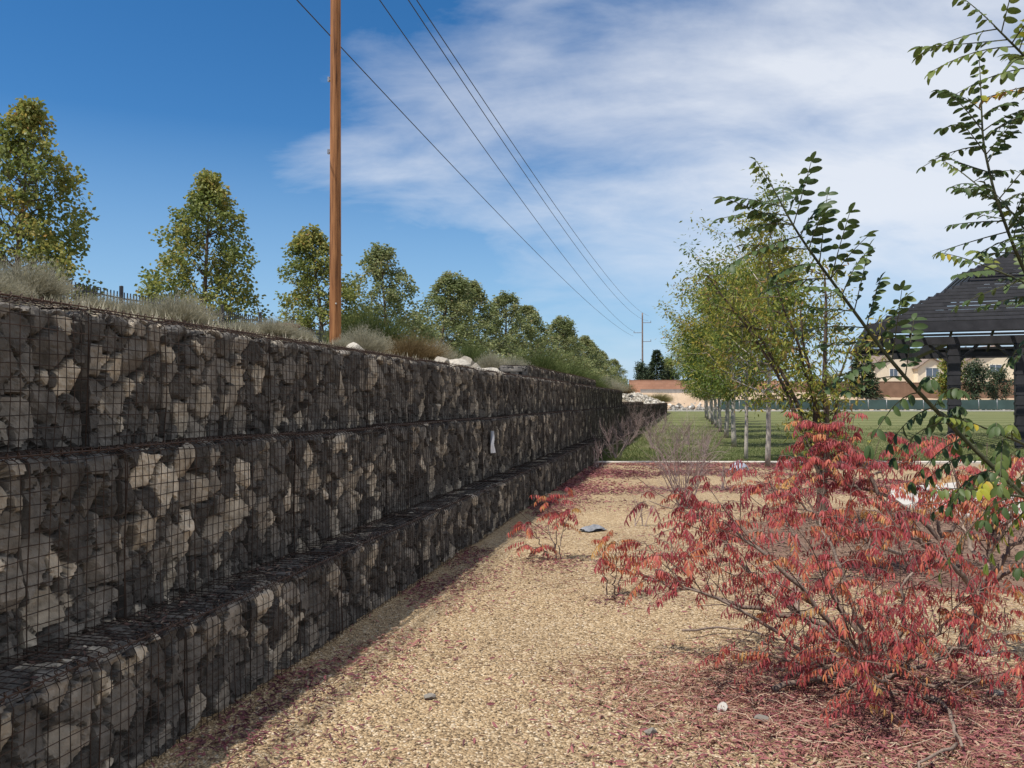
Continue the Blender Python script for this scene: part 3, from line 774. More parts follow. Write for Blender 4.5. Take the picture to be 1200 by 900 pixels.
def rock_mesh(seed, mat, name='boulder', sub=3, faces=14):
    """angular rock: a ball cut by random planes"""
    rng = np.random.default_rng(seed)
    import bmesh
    bm = bmesh.new(); bmesh.ops.create_icosphere(bm, subdivisions=sub, radius=1)
    v = np.array([x.co[:] for x in bm.verts]); f = np.array([[x.index for x in p.verts] for p in bm.faces]); bm.free()
    for k in range(faces):
        d = rnd_dirs(rng, 1)[0]; c = rng.uniform(.42, .8)
        h = v @ d; v = v - np.clip(h - c, 0, None)[:, None] * d
    v = v * np.array((1.15, rng.uniform(.75, 1.0), rng.uniform(.6, .9)))
    v = v * (1 + .10 * (fbm(v[:, 0] * 3 + seed, v[:, 1] * 3 + v[:, 2] * 2.3) - .47))[:, None]
    mb = MB(); mb.add(v, f, rng.uniform(.3, 1), False)
    return mb.mesh(name, mat)
def boulders():
    rng = np.random.default_rng(31)
    pr = [rock_mesh(40 + i, M['boulder']) for i in range(5)]
    S = [(533, 418, 17.2, .28), (545, 424, 17.6, .34), (556, 424, 17.0, .22), (572, 424, 17.8, .25), (578, 421, 18.2, .2), (598, 433, 18.2, .24), (611, 431, 19, .22), (607, 426, 20, .2), (590, 432, 17.6, .2), (418, 399, 13.4, .17), (100, 341, 9.9, .12), (520, 424, 16.4, .2), (563, 432, 16.8, .22)]
    where = ['left of the boulder group on the wall top', 'biggest of the boulder group on the wall top', 'low one in front of the biggest boulder', 'right of the biggest boulder', 'highest of the right boulder pair',
             'beside the short gabion course', 'leaning on the left end of the short gabion course', 'behind the left end of the short gabion course', 'below the small grey brush', 'at the right of the wooden pole foot', 'under the picket fence near the left picture edge',
             'leftmost of the boulder group', 'at the wall edge under the boulder group']
    for (px, py, d, r), wd in zip(S, where):
        p = at(px, py, d); z = float(zt(p[0], p[1]))
        o = put('boulder', pr[rng.integers(5)], None, (p[0], p[1], z + r * .28), rng.uniform(0, 6)); o.scale = (r * 1.15,) * 3
        tag(o, 'white angular boulder ' + wd, 'boulder', 'white boulders on the terrace')
    # rubble on the bank behind the far wall end
    mb = MB()
    base = []
    for i in range(4):
        me = rock_mesh(60 + i, M['boulder'], 'r', 1, 7); v = np.zeros(len(me.vertices) * 3); me.vertices.foreach_get('co', v); f = np.array([list(p.vertices) for p in me.polygons]); base.append((v.reshape(-1, 3), f)); bpy.data.meshes.remove(me)
    for k in range(900):
        Y = rng.uniform(34, 128); X = -rng.uniform(3.9, 8.5) if Y < 60 else -rng.uniform(3.4, 9)
        if Y < 60 and rng.random() < .55: continue
        v, f = base[rng.integers(4)]; r = rng.uniform(.08, .26) * (.8 + Y / 200)
        a = rng.uniform(0, 6.28); Rm = np.array([[math.cos(a), -math.sin(a), 0], [math.sin(a), math.cos(a), 0], [0, 0, 1]])
        mb.add(v @ Rm.T * r + [X, Y, float(zt(X, Y)) + r * .2], f, rng.uniform(.1, 1))
    tag(mb.build('rock_rubble', M['boulder']), 'pale broken rock covering the slope behind the far wall', 'rocks', kind='stuff')
    mb = MB()
    for k in range(1500):
        l = rng.uniform(8, 92); d = rng.uniform(139.5, 146.5)
        if l > 48 and rng.random() < .5: continue
        v, f = base[rng.integers(4)]; r = rng.uniform(.15, .5)
        a = rng.uniform(0, 6.28); Rm = np.array([[math.cos(a), -math.sin(a), 0], [math.sin(a), math.cos(a), 0], [0, 0, 1]])
        mb.add(v @ Rm.T * r + ld(l, d, .1 + (d - 139.5) * .17 + r * .2), f, rng.uniform(0, 1) ** .7)
    tag(mb.build('riprap', M['riprap']), 'grey and white riprap rock along the far lawn edge', 'rocks', kind='stuff')
boulders()

def picket_fence():
    X = -14.1; y0, y1 = 12, 66
    t = thing('picket_fence', 'black iron picket fence on the terrace between the sycamores and wall', 'fence', (X, y0, 0))
    H = 1.42
    posts = np.arange(0, y1 - y0, 2.4)
    for k, y in enumerate(posts):
        z = fence_z(X, y0 + y)
        mb = MB(); bevbox(mb, -.04, .04, -.04, .04, -.3, H + .22, .012); mb.build('post', M['black_iron'], t, (0, y, z))
        if k == len(posts) - 1: break
        z2 = fence_z(X, y0 + y + 2.4)
        mb = MB(); sl = (z2 - z) / 2.4
        for yy in np.arange(.12, 2.35, .125):
            b = z + sl * yy; box(mb, -.011, .011, yy - .011, yy + .011, b + .12, b + H + .06)
        for h in (.25, H - .12):
            v = np.array([[-.014, .045, z + h], [.014, .045, z + h], [.014, 2.355, z2 + h], [-.014, 2.355, z2 + h]])
            v = np.concatenate([v, v + [0, 0, .035]]); mb.add(v, BOXF)
        mb.build('picket_panel', M['black_iron'], t, (0, y, 0))
    # block pillar in the fence line
    p = at(327, 384, 29.5); z = float(zt(p[0], p[1]))
    t2 = thing('pillar', 'brown block pillar beside the picket fence', 'pillar', (p[0], p[1], z - .1), .0)
    mb = MB(); bevbox(mb, -.55, .55, -.3, .3, 0, CAM_H + .090 * 29.5 - z, .03); mb.build('shaft', M['brick_pillar'], t2)
    mb = MB(); bevbox(mb, -.62, .62, -.36, .36, 0, .1, .02); mb.build('cap', M['brick_pillar'], t2, (0, 0, CAM_H + .090 * 29.5 - z))
picket_fence()

# ------------------------------------------------------------------ power line
def power_line():
    p1 = at(393, 400, 19.8); z1 = float(zt(p1[0], p1[1])) - .3; H1 = 15.6
    p2 = at(753, 450, 172.); z2 = 2.5
    arms = []
    for (p, z, H, lab) in ((p1, z1, H1, 'tall brown wooden utility pole rising out of the top of the picture'),
                           (p2, z2, 17.0, 'distant utility pole with short cross arms beyond the wall end')):
        t = thing('utility_pole', lab, 'utility pole', (p[0], p[1], z), 0, 'wooden utility poles of the power line')
        mb = MB(); zz = np.linspace(0, H, 24)
        tube(mb, np.stack([zz * -.0035 if z == z1 else 0 * zz, 0 * zz, zz], -1), np.linspace(.137, .105, 24) if z == z1 else np.linspace(.2, .13, 24), 20); mb.build('shaft', M['pole'] if z == z1 else M['pole_grey'], t)
        A = []
        for (h, side) in ((H - 2.0, 1), (H - 4.0, -1), (H - 5.8, 1)):
            mb = MB(); ln = 1.75
            v0, v1 = sorted((side * .1, side * ln)); box(mb, v0, v1, -.05, .05, h - .06, h + .06); a = mb.build('crossarm', M['galv'], t)
            mb = MB()
            for q in range(5): tube(mb, [[side * (ln - .08), 0, h + .06 + q * .07], [side * (ln - .08), 0, h + .12 + q * .07]], [.07, .045], 8)
            mb.build('insulator', M['stone_grey'], a)
            A.append(np.array((p[0] + side * (ln - .08), p[1], z + h + .42)))
        if z == z1:
            mb = MB(); a_ = math.radians(-62); tube(mb, [[math.cos(a_) * .132, math.sin(a_) * .132, 1.35], [math.cos(a_) * .142, math.sin(a_) * .142, 1.35]], .022, 8); mb.build('pole_tag', M['stone_white'], t)
            for h in (4.9, 6.6):
                mb = MB(); box(mb, -.19, -.1, -.025, .025, h, h + .05); box(mb, -.21, -.17, -.03, .03, h - .03, h + .08); mb.build('pole_step', M['galv'], t)
        arms.append(A)
    # conductors: pixel guides give where each crosses the top of the frame
    G = [((350, 0), (500, 165), (600, 266), (700, 364), (742, 394)), ((445, 0), (520, 110), (600, 216), (680, 326), (742, 388)), ((480, 0), (560, 122), (640, 242), (720, 345), (760, 376)), ((488, 0), (570, 122), (650, 240), (725, 340), (760, 370))]
    labs = ['lowest power cable, crossing behind the wooden pole', 'second power cable from the left against the sky', 'third power cable from the left, paired close with the last', 'rightmost power cable of the close pair']
    for g, lab, x in zip(G, labs, (-10.6, -9.5, -8.6, -8.3)):
        # each cable hangs in the vertical plane X = const; read its height from the sight line
        yy, zz = [], []
        for px, py in g:
            v = CM @ Vector(((px - 600) / 1000, (450 - py) / 1000, -1)); s = x / v.x
            yy.append(v.y * s); zz.append(CAM_H + v.z * s)
        c = np.polyfit(yy, zz, 2)
        Y = np.linspace(-25, max(yy), 90); Z = np.polyval(c, Y)
        mb = MB(); tube(mb, np.stack([0 * Y + x, Y, Z], -1), .018, 5)
        tag(mb.build('power_cable', M['wire_dark']), lab, 'power cable', 'cables of the power line')
power_line()

# ------------------------------------------------------------------ row of young trees on the lawn edge
def young_trees():
    protos = []
    for s, H, nl, sp in ((71, 6.6, 6600, 2.2), (72, 6.0, 5800, 2.1), (73, 6.3, 6000, 2.2)):
        tb, cb = crown_tree(s, H, .33, sp, 22, nl, .13, oval, .03, (22, 66), .17, .07, .40, .75)
        protos.append((tb.mesh('trunk', M['bark_pale']), cb.mesh('crown', M['leaf_ash']), H))
    rng = np.random.default_rng(77)
    #     px   base  depth  height variant width label
    S = [(899, 547, 22.0, 6.6, 0, 1.0, 'young yellow-green tree with thick pale trunk right of the pale bag'),
         (874, 542, 24.3, 6.0, 1, .8, 'slim young yellow tree just left of the thick pale trunk'),
         (860, 524, 31, 6.4, 2, 1.15, 'young tree with a forked pale trunk, third in the row'),
         (851, 513, 38.5, 6.4, 1, 1.25, 'young tree with leaves down its side, fourth in the row'),
         (844, 507, 46, 6.4, 0, 1.3, 'fifth young tree of the lawn row'), (839, 503, 53.5, 6.4, 2, 1.3, 'sixth young tree of the lawn row'),
         (835, 499, 61, 6.4, 1, 1.3, 'seventh young tree of the lawn row'), (832, 496, 69, 6.4, 0, 1.3, 'eighth young tree of the lawn row'),
         (829, 493, 77, 6.4, 2, 1.3, 'ninth young tree of the lawn row'), (827, 491, 85, 6.4, 1, 1.3, 'farthest young tree of the lawn row')]
    for px, py, d, H, k, wsc, lab in S:
        p = ld((px - 600) / 1000 * d, d); tm, cm, H0 = protos[k]; s = H / H0 * (.82 if d < 26 else .90); wsc *= 1.2
        tree_thing('young_tree', lab, 'tree', tm, cm, None, None, (p[0], p[1], 0), rng.uniform(0, 6.28), 'young trees in a row along the lawn', (s * wsc, s * wsc, s))
    # nearer tree of the same row: several thin leaders, sparse
    tb, cb = MB(), MB(); rng = np.random.default_rng(91)
    base = np.array((0, 0, 0.)); p0 = ld(.36 * 11.4, 11.4)
    LP = []
    for (tx, H, r) in ((-.25, 2.9, .05), (.05, 3.35, .055), (-.95, 2.9, .04), (.5, 2.5, .03), (-1.45, 3.4, .035), (-.6, 3.3, .035)):
        st = np.array((0, 0, .75 if r < .05 else 0))
        n = 12; t = np.linspace(0, 1, n)
        c = np.stack([tx * t ** 1.3 + .05 * np.sin(t * 5 + tx), rng.uniform(-.3, .3) * t, st[2] + (H - st[2]) * t], -1)
        c[:, :2] += rng.normal(0, .015, (n, 2)); c[0, :2] = 0
        tube(tb, c, r * (1 - t * .85) + .003, 7, rng.uniform(.1, .6), False)
        for j in range(20):
            k = rng.integers(4, n); d = unit(np.array((rng.normal(-.1, .6), rng.normal(0, .6), rng.uniform(-.1, .55))))
            q, _ = path_from(rng, c[k], d, rng.uniform(.3, .7), 5, .15, -.1)
            tube(tb, q, np.linspace(.009, .002, len(q)), 3, rng.uniform(.2, .7), False)
            m = rng.integers(18, 48); kk = rng.integers(1, len(q), m); LP.append(q[kk] + rng.normal(0, .085, (m, 3)))
    P = np.concatenate(LP); n = len(P)
    leaves(cb, P, unit(rng.normal(0, .6, (n, 3)) + [0, 0, -.6]), unit(rng.normal(0, .6, (n, 3)) + [0, 0, .6]), rng.uniform(.06, .115, n), rng.uniform(.022, .036, n), np.clip(rng.normal(.6, .22, n), 0, 1), .15)
    t = thing('young_tree', 'nearest sparse multi-stemmed young tree rising behind the red shrubs', 'tree', p0, YAW, 'young trees in a row along the lawn')
    tb.build('trunk', M['bark_brown'], t); cb.build('crown', M['leaf_ash'], t)
young_trees()

# ------------------------------------------------------------------ sumacs
def compound(mb, rb, rng, p, d, L, n, ll, lw, tint, sag=.5, full=True, tj=.08, hang=.7, oval_=False):
    """pinnate leaf: arching rachis with paired leaflets"""
    t = np.linspace(0, 1, 7); d = unit(np.asarray(d, float))
    P = p + d * (L * t)[:, None] + np.array((0, 0, -1.)) * (sag * L * t ** 2)[:, None]
    tube(rb, P, np.linspace(.0022, .0010, 7), 3, .5, False, False)
    tg = np.gradient(P, axis=0); tg = unit(tg)
    side = unit(np.cross(tg, [0, 0, 1.])); upv = np.cross(side, tg)
    k = np.linspace(.18, 1, n); A, B, C = [], [], []
    for s in (-1, 1):
        q = np.stack([np.interp(k, t, P[:, i]) for i in range(3)], -1); sd = np.stack([np.interp(k, t, side[:, i]) for i in range(3)], -1) * s
        tt = np.stack([np.interp(k, t, tg[:, i]) for i in range(3)], -1)
        A.append(q); B.append(unit(sd * .8 + tt * .45 + np.array((0, 0, -hang)) + rng.normal(0, .16, (n, 3)))); C.append(np.stack([np.interp(k, t, upv[:, i]) for i in range(3)], -1) + rng.normal(0, .25, (n, 3)))
    A = np.concatenate(A + [P[-1:]]); B = np.concatenate(B + [tg[-1:] + [[0, 0, -hang * .5]]]); C = np.concatenate(C + [upv[-1:]])
    m = len(A); f = rng.uniform(.75, 1.12, m)
    leaves(mb, A, B, C, ll * f, lw * f, np.clip(tint + rng.normal(0, tj, m), 0, 1), .22, full, oval_)
def sumac(label, loc, stems, seed, leafmul=1.0, tmean=.45, ll=.050, lw=.0108, name='sumac_bush', full=True, orange=.2):
    """stems: list of polylines (local) with radius"""
    rng = np.random.default_rng(seed)
    sb, lb, rb = MB(), MB(), MB()
    def rosette(p, d, n):
        for _ in range(n):
            az = rng.uniform(0, 6.28); dd = unit(d * .35 + np.array((math.cos(az), math.sin(az), rng.uniform(-.1, .45))))
            tm = tmean + rng.normal(0, .19) + (orange if rng.random() < .25 else 0)
            compound(lb, sb, rng, p + rng.normal(0, .02, 3), dd, rng.uniform(.12, .25), rng.integers(6, 10), ll, lw, tm, rng.uniform(.3, .85), full, .11, 1.15)
    for pts, r in stems:
        pts = np.asarray(pts, float)
        tt = np.linspace(0, 1, 14); ks = np.linspace(0, 1, len(pts))
        c = np.stack([np.interp(tt, ks, pts[:, i]) for i in range(3)], -1)
        c[1:-1] = (c[:-2] + 2 * c[1:-1] + c[2:]) / 4; c[1:-1] = (c[:-2] + 2 * c[1:-1] + c[2:]) / 4
        c[1:] += rng.normal(0, .012, (13, 3))
        tube(sb, c, r * (1 - .75 * tt) + .002, 7, rng.uniform(.3, 1), False)
        L = np.linalg.norm(np.diff(c, axis=0), axis=1).sum()
        nb = int((3 + L * 6.5) * leafmul)
        for j in range(nb):
            k = rng.integers(10 if r > .035 else 4, 14); d = unit(unit(c[min(k + 1, 13)] - c[k - 1]) * .8 + rng.normal(0, .55, 3) + [0, 0, .22])
            l2 = rng.uniform(.14, .5) * min(1, L + .2)
            q, dd = path_from(rng, c[k], d, l2, 5, .2, .12)
            tube(sb, q, np.linspace(max(.003, r * .3 * (1 - k / 18)), .0025, len(q)), 4, rng.uniform(0, .6), False)
            if rng.random() < .22: continue
            rosette(q[-1], dd, rng.integers(2, 5))
            if rng.random() < .5: rosette(q[3], dd, 1)
        rosette(c[-1], unit(c[-1] - c[-2]), 6)
    t = thing(name, label, 'bush', loc, YAW, 'red sumac bushes')
    sb.build('stems', M['bark_sumac'], t); lb.build('foliage', M['leaf_sumac'], t)
    return t
def L3(px, py, d, o):
    """local (view-turned) offset of a photo point from origin o"""
    v = at(px, py, d) - o; return np.array((v[0] * CY + v[1] * SY, -v[0] * SY + v[1] * CY, v[2]))
def sumacs():
    # left front bush: long low stems fanning left from a hub
    o = gp(1035, 795); d0 = 5.2
    S = [([(0, 0, 0), L3(960, 725, 5.3, o), L3(880, 715, 5.4, o), L3(815, 692, 5.5, o), L3(755, 680, 5.6, o)], .020),
         ([(0, 0, 0), L3(955, 735, 5.4, o), L3(890, 680, 5.6, o), L3(840, 625, 5.7, o), L3(815, 605, 5.7, o)], .022),
         ([(0, 0, 0), L3(985, 745, 5.1, o), L3(930, 680, 5.0, o), L3(885, 640, 5.0, o), L3(850, 612, 5.0, o)], .018),
         ([(0, 0, 0), L3(990, 720, 5.4, o), L3(950, 650, 5.7, o), L3(920, 610, 5.9, o)], .017),
         ([(0, 0, 0), L3(1000, 720, 5.2, o), L3(975, 650, 5.2, o), L3(960, 600, 5.3, o)], .016),
         ([(0, 0, 0), L3(1030, 720, 5.4, o), L3(1020, 660, 5.5, o), L3(1015, 620, 5.6, o)], .016),
         ([(0, 0, 0), L3(1055, 740, 5.0, o), L3(1060, 690, 4.9, o), L3(1075, 650, 4.9, o)], .015),
         ([(0, 0, 0), L3(960, 775, 5.0, o), L3(900, 740, 4.9, o), L3(860, 705, 4.85, o), L3(800, 690, 4.8, o)], .014),
         ([(0, 0, 0), L3(1010, 780, 4.9, o), L3(990, 735, 4.7, o), L3(980, 690, 4.65, o)], .013),
         ([(0, 0, 0), L3(1090, 760, 5.0, o), L3(1120, 710, 4.9, o)], .012),
         ([(0, 0, 0), L3(1000, 795, 5.0, o), L3(950, 780, 4.85, o), L3(900, 770, 4.8, o)], .012),
         ([(0, 0, 0), L3(1050, 790, 4.8, o), L3(1070, 770, 4.6, o), L3(1085, 745, 4.5, o)], .011),
         ([(0, 0, 0), L3(1080, 780, 5.0, o), L3(1130, 760, 4.8, o), L3(1175, 740, 4.7, o)], .012),
         ([(0, 0, 0), L3(1040, 800, 4.7, o), L3(1020, 790, 4.4, o), L3(1000, 770, 4.3, o)], .010),
         ([(0, 0, 0), L3(1100, 800, 4.9, o), L3(1150, 800, 4.7, o), L3(1195, 790, 4.6, o)], .010)]
    sumac('large low red sumac spreading left across the gravel, nearest to the viewer', o, S, 101, 1.3, .40)
    # right bush with the thick pale leaning trunk
    o = gp(1128, 768)
    S = [([(0, 0, 0), L3(1140, 730, 5.65, o), L3(1152, 690, 5.6, o), L3(1162, 650, 5.6, o), L3(1172, 600, 5.6, o)], .040),
         ([L3(1146, 705, 5.62, o), L3(1120, 665, 5.5, o), L3(1085, 640, 5.5, o), L3(1055, 620, 5.5, o)], .020),
         ([L3(1155, 675, 5.6, o), L3(1190, 640, 5.6, o), L3(1235, 600, 5.6, o)], .018), ([L3(1165, 640, 5.6, o), L3(1185, 600, 5.5, o), L3(1195, 575, 5.5, o)], .012), ([L3(1168, 620, 5.6, o), L3(1145, 595, 5.4, o), L3(1120, 580, 5.3, o)], .012),
         ([L3(1158, 665, 5.6, o), L3(1130, 620, 5.8, o), L3(1110, 590, 5.9, o)], .016),
         ([L3(1150, 690, 5.6, o), L3(1190, 665, 5.3, o), L3(1225, 650, 5.2, o)], .014)]
    sumac('red-orange sumac with a thick bare leaning trunk by the right edge', o, S, 102, 1.4, .62, orange=.3)
    # rear bush, up to the lawn line
    o = gp(1085, 665)
    S = [([(0, 0, 0), L3(1105, 630, 8.4, o), L3(1040, 610, 8.3, o), L3(1022, 560, 8.3, o), L3(1012, 545, 8.3, o), L3(990, 532, 8.3, o)], .03),
         ([L3(1100, 632, 8.4, o), L3(1060, 590, 8.3, o), L3(1020, 575, 8.4, o), L3(975, 560, 8.5, o), L3(935, 560, 8.5, o)], .02),
         ([L3(1035, 600, 8.3, o), L3(1000, 570, 8.2, o), L3(965, 550, 8.2, o), L3(955, 538, 8.2, o)], .016),
         ([L3(1105, 630, 8.4, o), L3(1090, 590, 8.4, o), L3(1080, 555, 8.4, o)], .018),
         ([L3(1105, 630, 8.4, o), L3(1140, 590, 8.4, o), L3(1180, 570, 8.4, o)], .018),
         ([L3(1020, 560, 8.3, o), L3(1045, 545, 8.3, o), L3(1070, 540, 8.3, o)], .012),
         ([(0, 0, 0), L3(1030, 640, 8.0, o), L3(980, 615, 7.9, o), L3(940, 590, 7.9, o), L3(915, 580, 7.9, o)], .018)]
    sumac('red sumac with a curved bare branch in front of the pale walk', o, S, 103, 1.1, .38, ll=.075, lw=.016)
    # small suckers
    for (px, py, tops, lab, sd, k) in (((650), 657, ((618, 615), (640, 588), (668, 603), (632, 640), (655, 600)), 'small red sumac seedling at the foot of the wall', 104, .26),
                                    ((718), 698, ((705, 648), (722, 640), (738, 655)), 'tiny red-orange sumac shoot left of the large sumac', 105, .34),
                                    ((905), 598, ((890, 570), (925, 565), (905, 560)), 'small red sumac behind the large sumac, under the thick pale trunk', 106, .5)):
        o = gp(px, py); d = CAM_H / ((py - 470) / 1000)
        S = [([(rng_x, 0, 0), L3((px + tx) / 2 - 2, (py + ty) / 2, d, o), L3(tx, ty, d, o)], .006) for (tx, ty), rng_x in zip(tops, (-.05, .02, .06, -.02, .0))]
        sumac(lab, o, S, sd, k, .40 if sd == 104 else .6, ll=.06, lw=.015)
    # dry limbs lying under the large sumac
    rng = np.random.default_rng(66)
    limbs = [([(905, 805), (960, 795), (1010, 785), (1035, 790)], .017, 'grey dead limb lying under the large sumac'),
             ([(1075, 815), (1105, 820), (1118, 845), (1125, 875)], .014, 'bent pale dead limb lying at the lower right'),
             ([(800, 740), (850, 735), (900, 745), (960, 760)], .009, 'thin dark stick lying left under the large sumac'),
             ([(985, 822), (1000, 800), (1050, 812)], .009, 'short grey stick lying beside the dead limb'),
             ([(1120, 872), (1080, 893), (1050, 915)], .009, 'thin dark stick cut by the bottom picture edge')]
    for pts, r, lab in limbs:
        P = np.array([gp(x, y, .04 + .03 * rng.random()) for x, y in pts])
        tt = np.linspace(0, 1, 12); c = np.stack([np.interp(tt, np.linspace(0, 1, len(P)), P[:, i]) for i in range(3)], -1)
        c[1:-1] = (c[:-2] + 2 * c[1:-1] + c[2:]) / 4; c += rng.normal(0, .006, c.shape)
        mb = MB(); tube(mb, c, np.linspace(r, r * .5, 12), 7, .7)
        for j in range(4):
            q, _ = path_from(rng, c[rng.integers(3, 11)], rng.normal(0, 1, 3) * [1, 1, .35] + [0, 0, .15], rng.uniform(.12, .3), 4, .2, 0); tube(mb, q, np.linspace(r * .4, .002, len(q)), 4, .6)
        tag(mb.build('fallen_branch', M['bark_sumac']), lab, 'branch', 'dead branches on the gravel')
sumacs()

def dead_shrub(seed, H, Wd, nst, levels=3):
    rng = np.random.default_rng(seed); mb = MB()
    def rec(p, d, L, r, lv):
        q, dd = path_from(rng, p, d, L, 6, .16, .10); tube(mb, q, np.linspace(r, r * .45, len(q)), 4 if lv > 1 else 3, rng.uniform(.1, .9), False)
        if lv == 0: return
        for _ in range(rng.integers(3, 6)):
            k = rng.integers(2, len(q)); rec(q[k], unit(dd + rng.normal(0, .5, 3)), L * rng.uniform(.4, .7), r * .5, lv - 1)
    for i in range(nst):
        az = rng.uniform(0, 6.28); rr = rng.uniform(.25, 1) * Wd
        rec(np.array((rng.normal(0, .06), rng.normal(0, .06), 0)), (math.cos(az) * rr, math.sin(az) * rr, H), math.hypot(rr, H) * .68, .010, levels - 1)
    return mb
def dead_shrubs():
    rng = np.random.default_rng(3)
    a = dead_shrub(201, 1.25, 1.0, 24, 3).mesh('dead_shrub', M['twig_dead']); b = dead_shrub(202, .9, .8, 12, 3).mesh('dead_shrub', M['twig_dead']); c = dead_shrub(203, .5, .3, 6, 2).mesh('dead_shrub', M['twig_dead'])
    S = [(800, 597, a, .95, 'large bare grey-brown shrub on the gravel in front of the lawn'), (750, 618, c, .8, 'tiny bare shrub left in front of the large bare shrub'),
         (722, 540, b, 1.1, 'bare shrub against the wall foot by the kerb'), (765, 527, b, 1.0, 'bare shrub on the lawn just past the kerb'), (742, 513, a, 1.0, 'tall bare shrub beside the far wall, on the lawn'),
         (805, 522, b, 1.1, 'bare shrub on the lawn left of the young trees'), (850, 575, c, 1.0, 'low bare shrub between the large bare shrub and the trees'), (775, 508, b, 1.2, 'farthest bare shrub on the lawn near the wall'), (735, 523, b, 1.1, 'reddish bare shrub between the wall foot shrub and the lawn shrubs'), (788, 534, b, .9, 'low bare shrub right behind the kerb, left one'),
         (826, 537, b, .9, 'low bare shrub right behind the kerb, near the slim young tree'), (757, 499, b, 1.3, 'bare shrub by the far wall, behind the tall bare shrub'), (702, 548, c, 1.3, 'small bare shrub at the end of the lowest wall tier'), (935, 725, c, .75, 'dark dead tuft under the large sumac')]
    for px, py, me, s, lab in S:
        p = gp(px, py); o = put('dead_shrub', me, None, p, rng.uniform(0, 6)); o.scale = (s,) * 3; tag(o, lab, 'bush', 'bare shrubs')
dead_shrubs()

# ------------------------------------------------------------------ near locust tree, trunk just outside the frame
def locust():
    rng = np.random.default_rng(12)
    base = ld(1.98, 2.55); t = thing('locust_tree', 'young green locust tree whose feathery branches reach in from the right edge', 'tree', base, YAW)
    tb, cb = MB(), MB()
    def loc(px, py, d): return L3(px, py, d, base)
    def bez(P, n=22):
        P = np.array(P); ks = np.linspace(0, 1, len(P)); tt = np.linspace(0, 1, n)
        c = np.stack([np.interp(tt, ks, P[:, i]) for i in range(3)], -1)
        for _ in range(3): c[1:-1] = (c[:-2] + 2 * c[1:-1] + c[2:]) / 4
        return c
    trunk = bez([(0, 0, 0), (-.02, .02, .8), (-.05, .0, 1.6), (-.03, .03, 2.4), (-.08, 0, 3.1)])
    tube(tb, trunk, np.linspace(.040, .005, 22), 10, .8)
    z = lambda k: trunk[k]
    B = [([z(6), loc(1290, 660, 2.5), loc(1200, 583, 2.45), loc(1120, 505, 2.45), loc(1050, 432, 2.4), loc(990, 350, 2.38), loc(935, 275, 2.35), loc(912, 232, 2.35)], .0095, .40, 54, 1.0),
         ([z(12), loc(1240, 400, 2.4), loc(1192, 300, 2.3), loc(1166, 230, 2.25), loc(1152, 168, 2.25), loc(1150, 122, 2.25)], .006, .35, 30, .8),
         ([z(16), loc(1250, 130, 2.3), loc(1205, 70, 2.25), loc(1165, 30, 2.25)], .006, .74, 20, 1.0),
         ([z(9), loc(1260, 560, 2.3), loc(1200, 520, 2.2), loc(1150, 500, 2.15)], .006, .5, 9, .9),
         ([z(8), loc(1270, 610, 2.2), loc(1215, 585, 2.1), loc(1150, 575, 2.05)], .005, .84, 9, .85),
         ([z(14), loc(1240, 320, 2.3), loc(1190, 255, 2.3)], .006, .55, 9, 1.0),
         ([z(11), loc(1250, 380, 2.6), loc(1200, 330, 2.6), loc(1150, 310, 2.6)], .005, .55, 8, 1.0)]
    for zz, az, ln in ((8, .2, .8), (10, .9, .9), (12, -.5, .9), (14, .4, .8), (16, 1.3, .7), (18, -.2, .6), (20, .6, .5), (21, 2.0, .4), (13, 1.9, .7), (17, -1.2, .6)):
        d = np.array((math.cos(az), math.sin(az), .75)); B.append(([z(zz), z(zz) + d * ln * .5, z(zz) + d * ln + np.array((0, 0, .06))], .006, .42, int(9 + 12 * ln), .9))
    for P, r, tm, nl, sc_ in B:
        c = bez(P, 30); tube(tb, c, np.linspace(r, .0022, 30), 7, .3, False)
        for j in range(nl):
            k = int(5 + 24 * (j + rng.uniform(0, .6)) / nl); k = min(k, 29)
            tg = unit(c[min(k + 1, 29)] - c[k - 1]); s = 1 if j % 2 else -1
            sd = unit(np.cross(tg, [0, 1., 0])) * s
            d = unit(sd * rng.uniform(.6, 1.0) + tg * rng.uniform(.3, .9) + np.array((0, rng.normal(0, .5), rng.uniform(-.05, .25))))
            low = c[k][2] < 1.75
            compound(cb, tb, rng, c[k], d, rng.uniform(.12, .22) * sc_, rng.integers(5, 9), .036 * sc_, .0175 * sc_, tm + (rng.uniform(.1, .35) if rng.random() < .18 else 0) + rng.normal(0, .06), rng.uniform(.35, .8) if low else rng.uniform(-.05, .35), True, .06, .95 if low else .25, True)
        compound(cb, tb, rng, c[-1], unit(c[-1] - c[-2]), .13, 6, .03, .015, .75, .1, True)
    tb.build('trunk', M['bark_locust'], t); cb.build('crown', M['leaf_locust'], t)
locust()

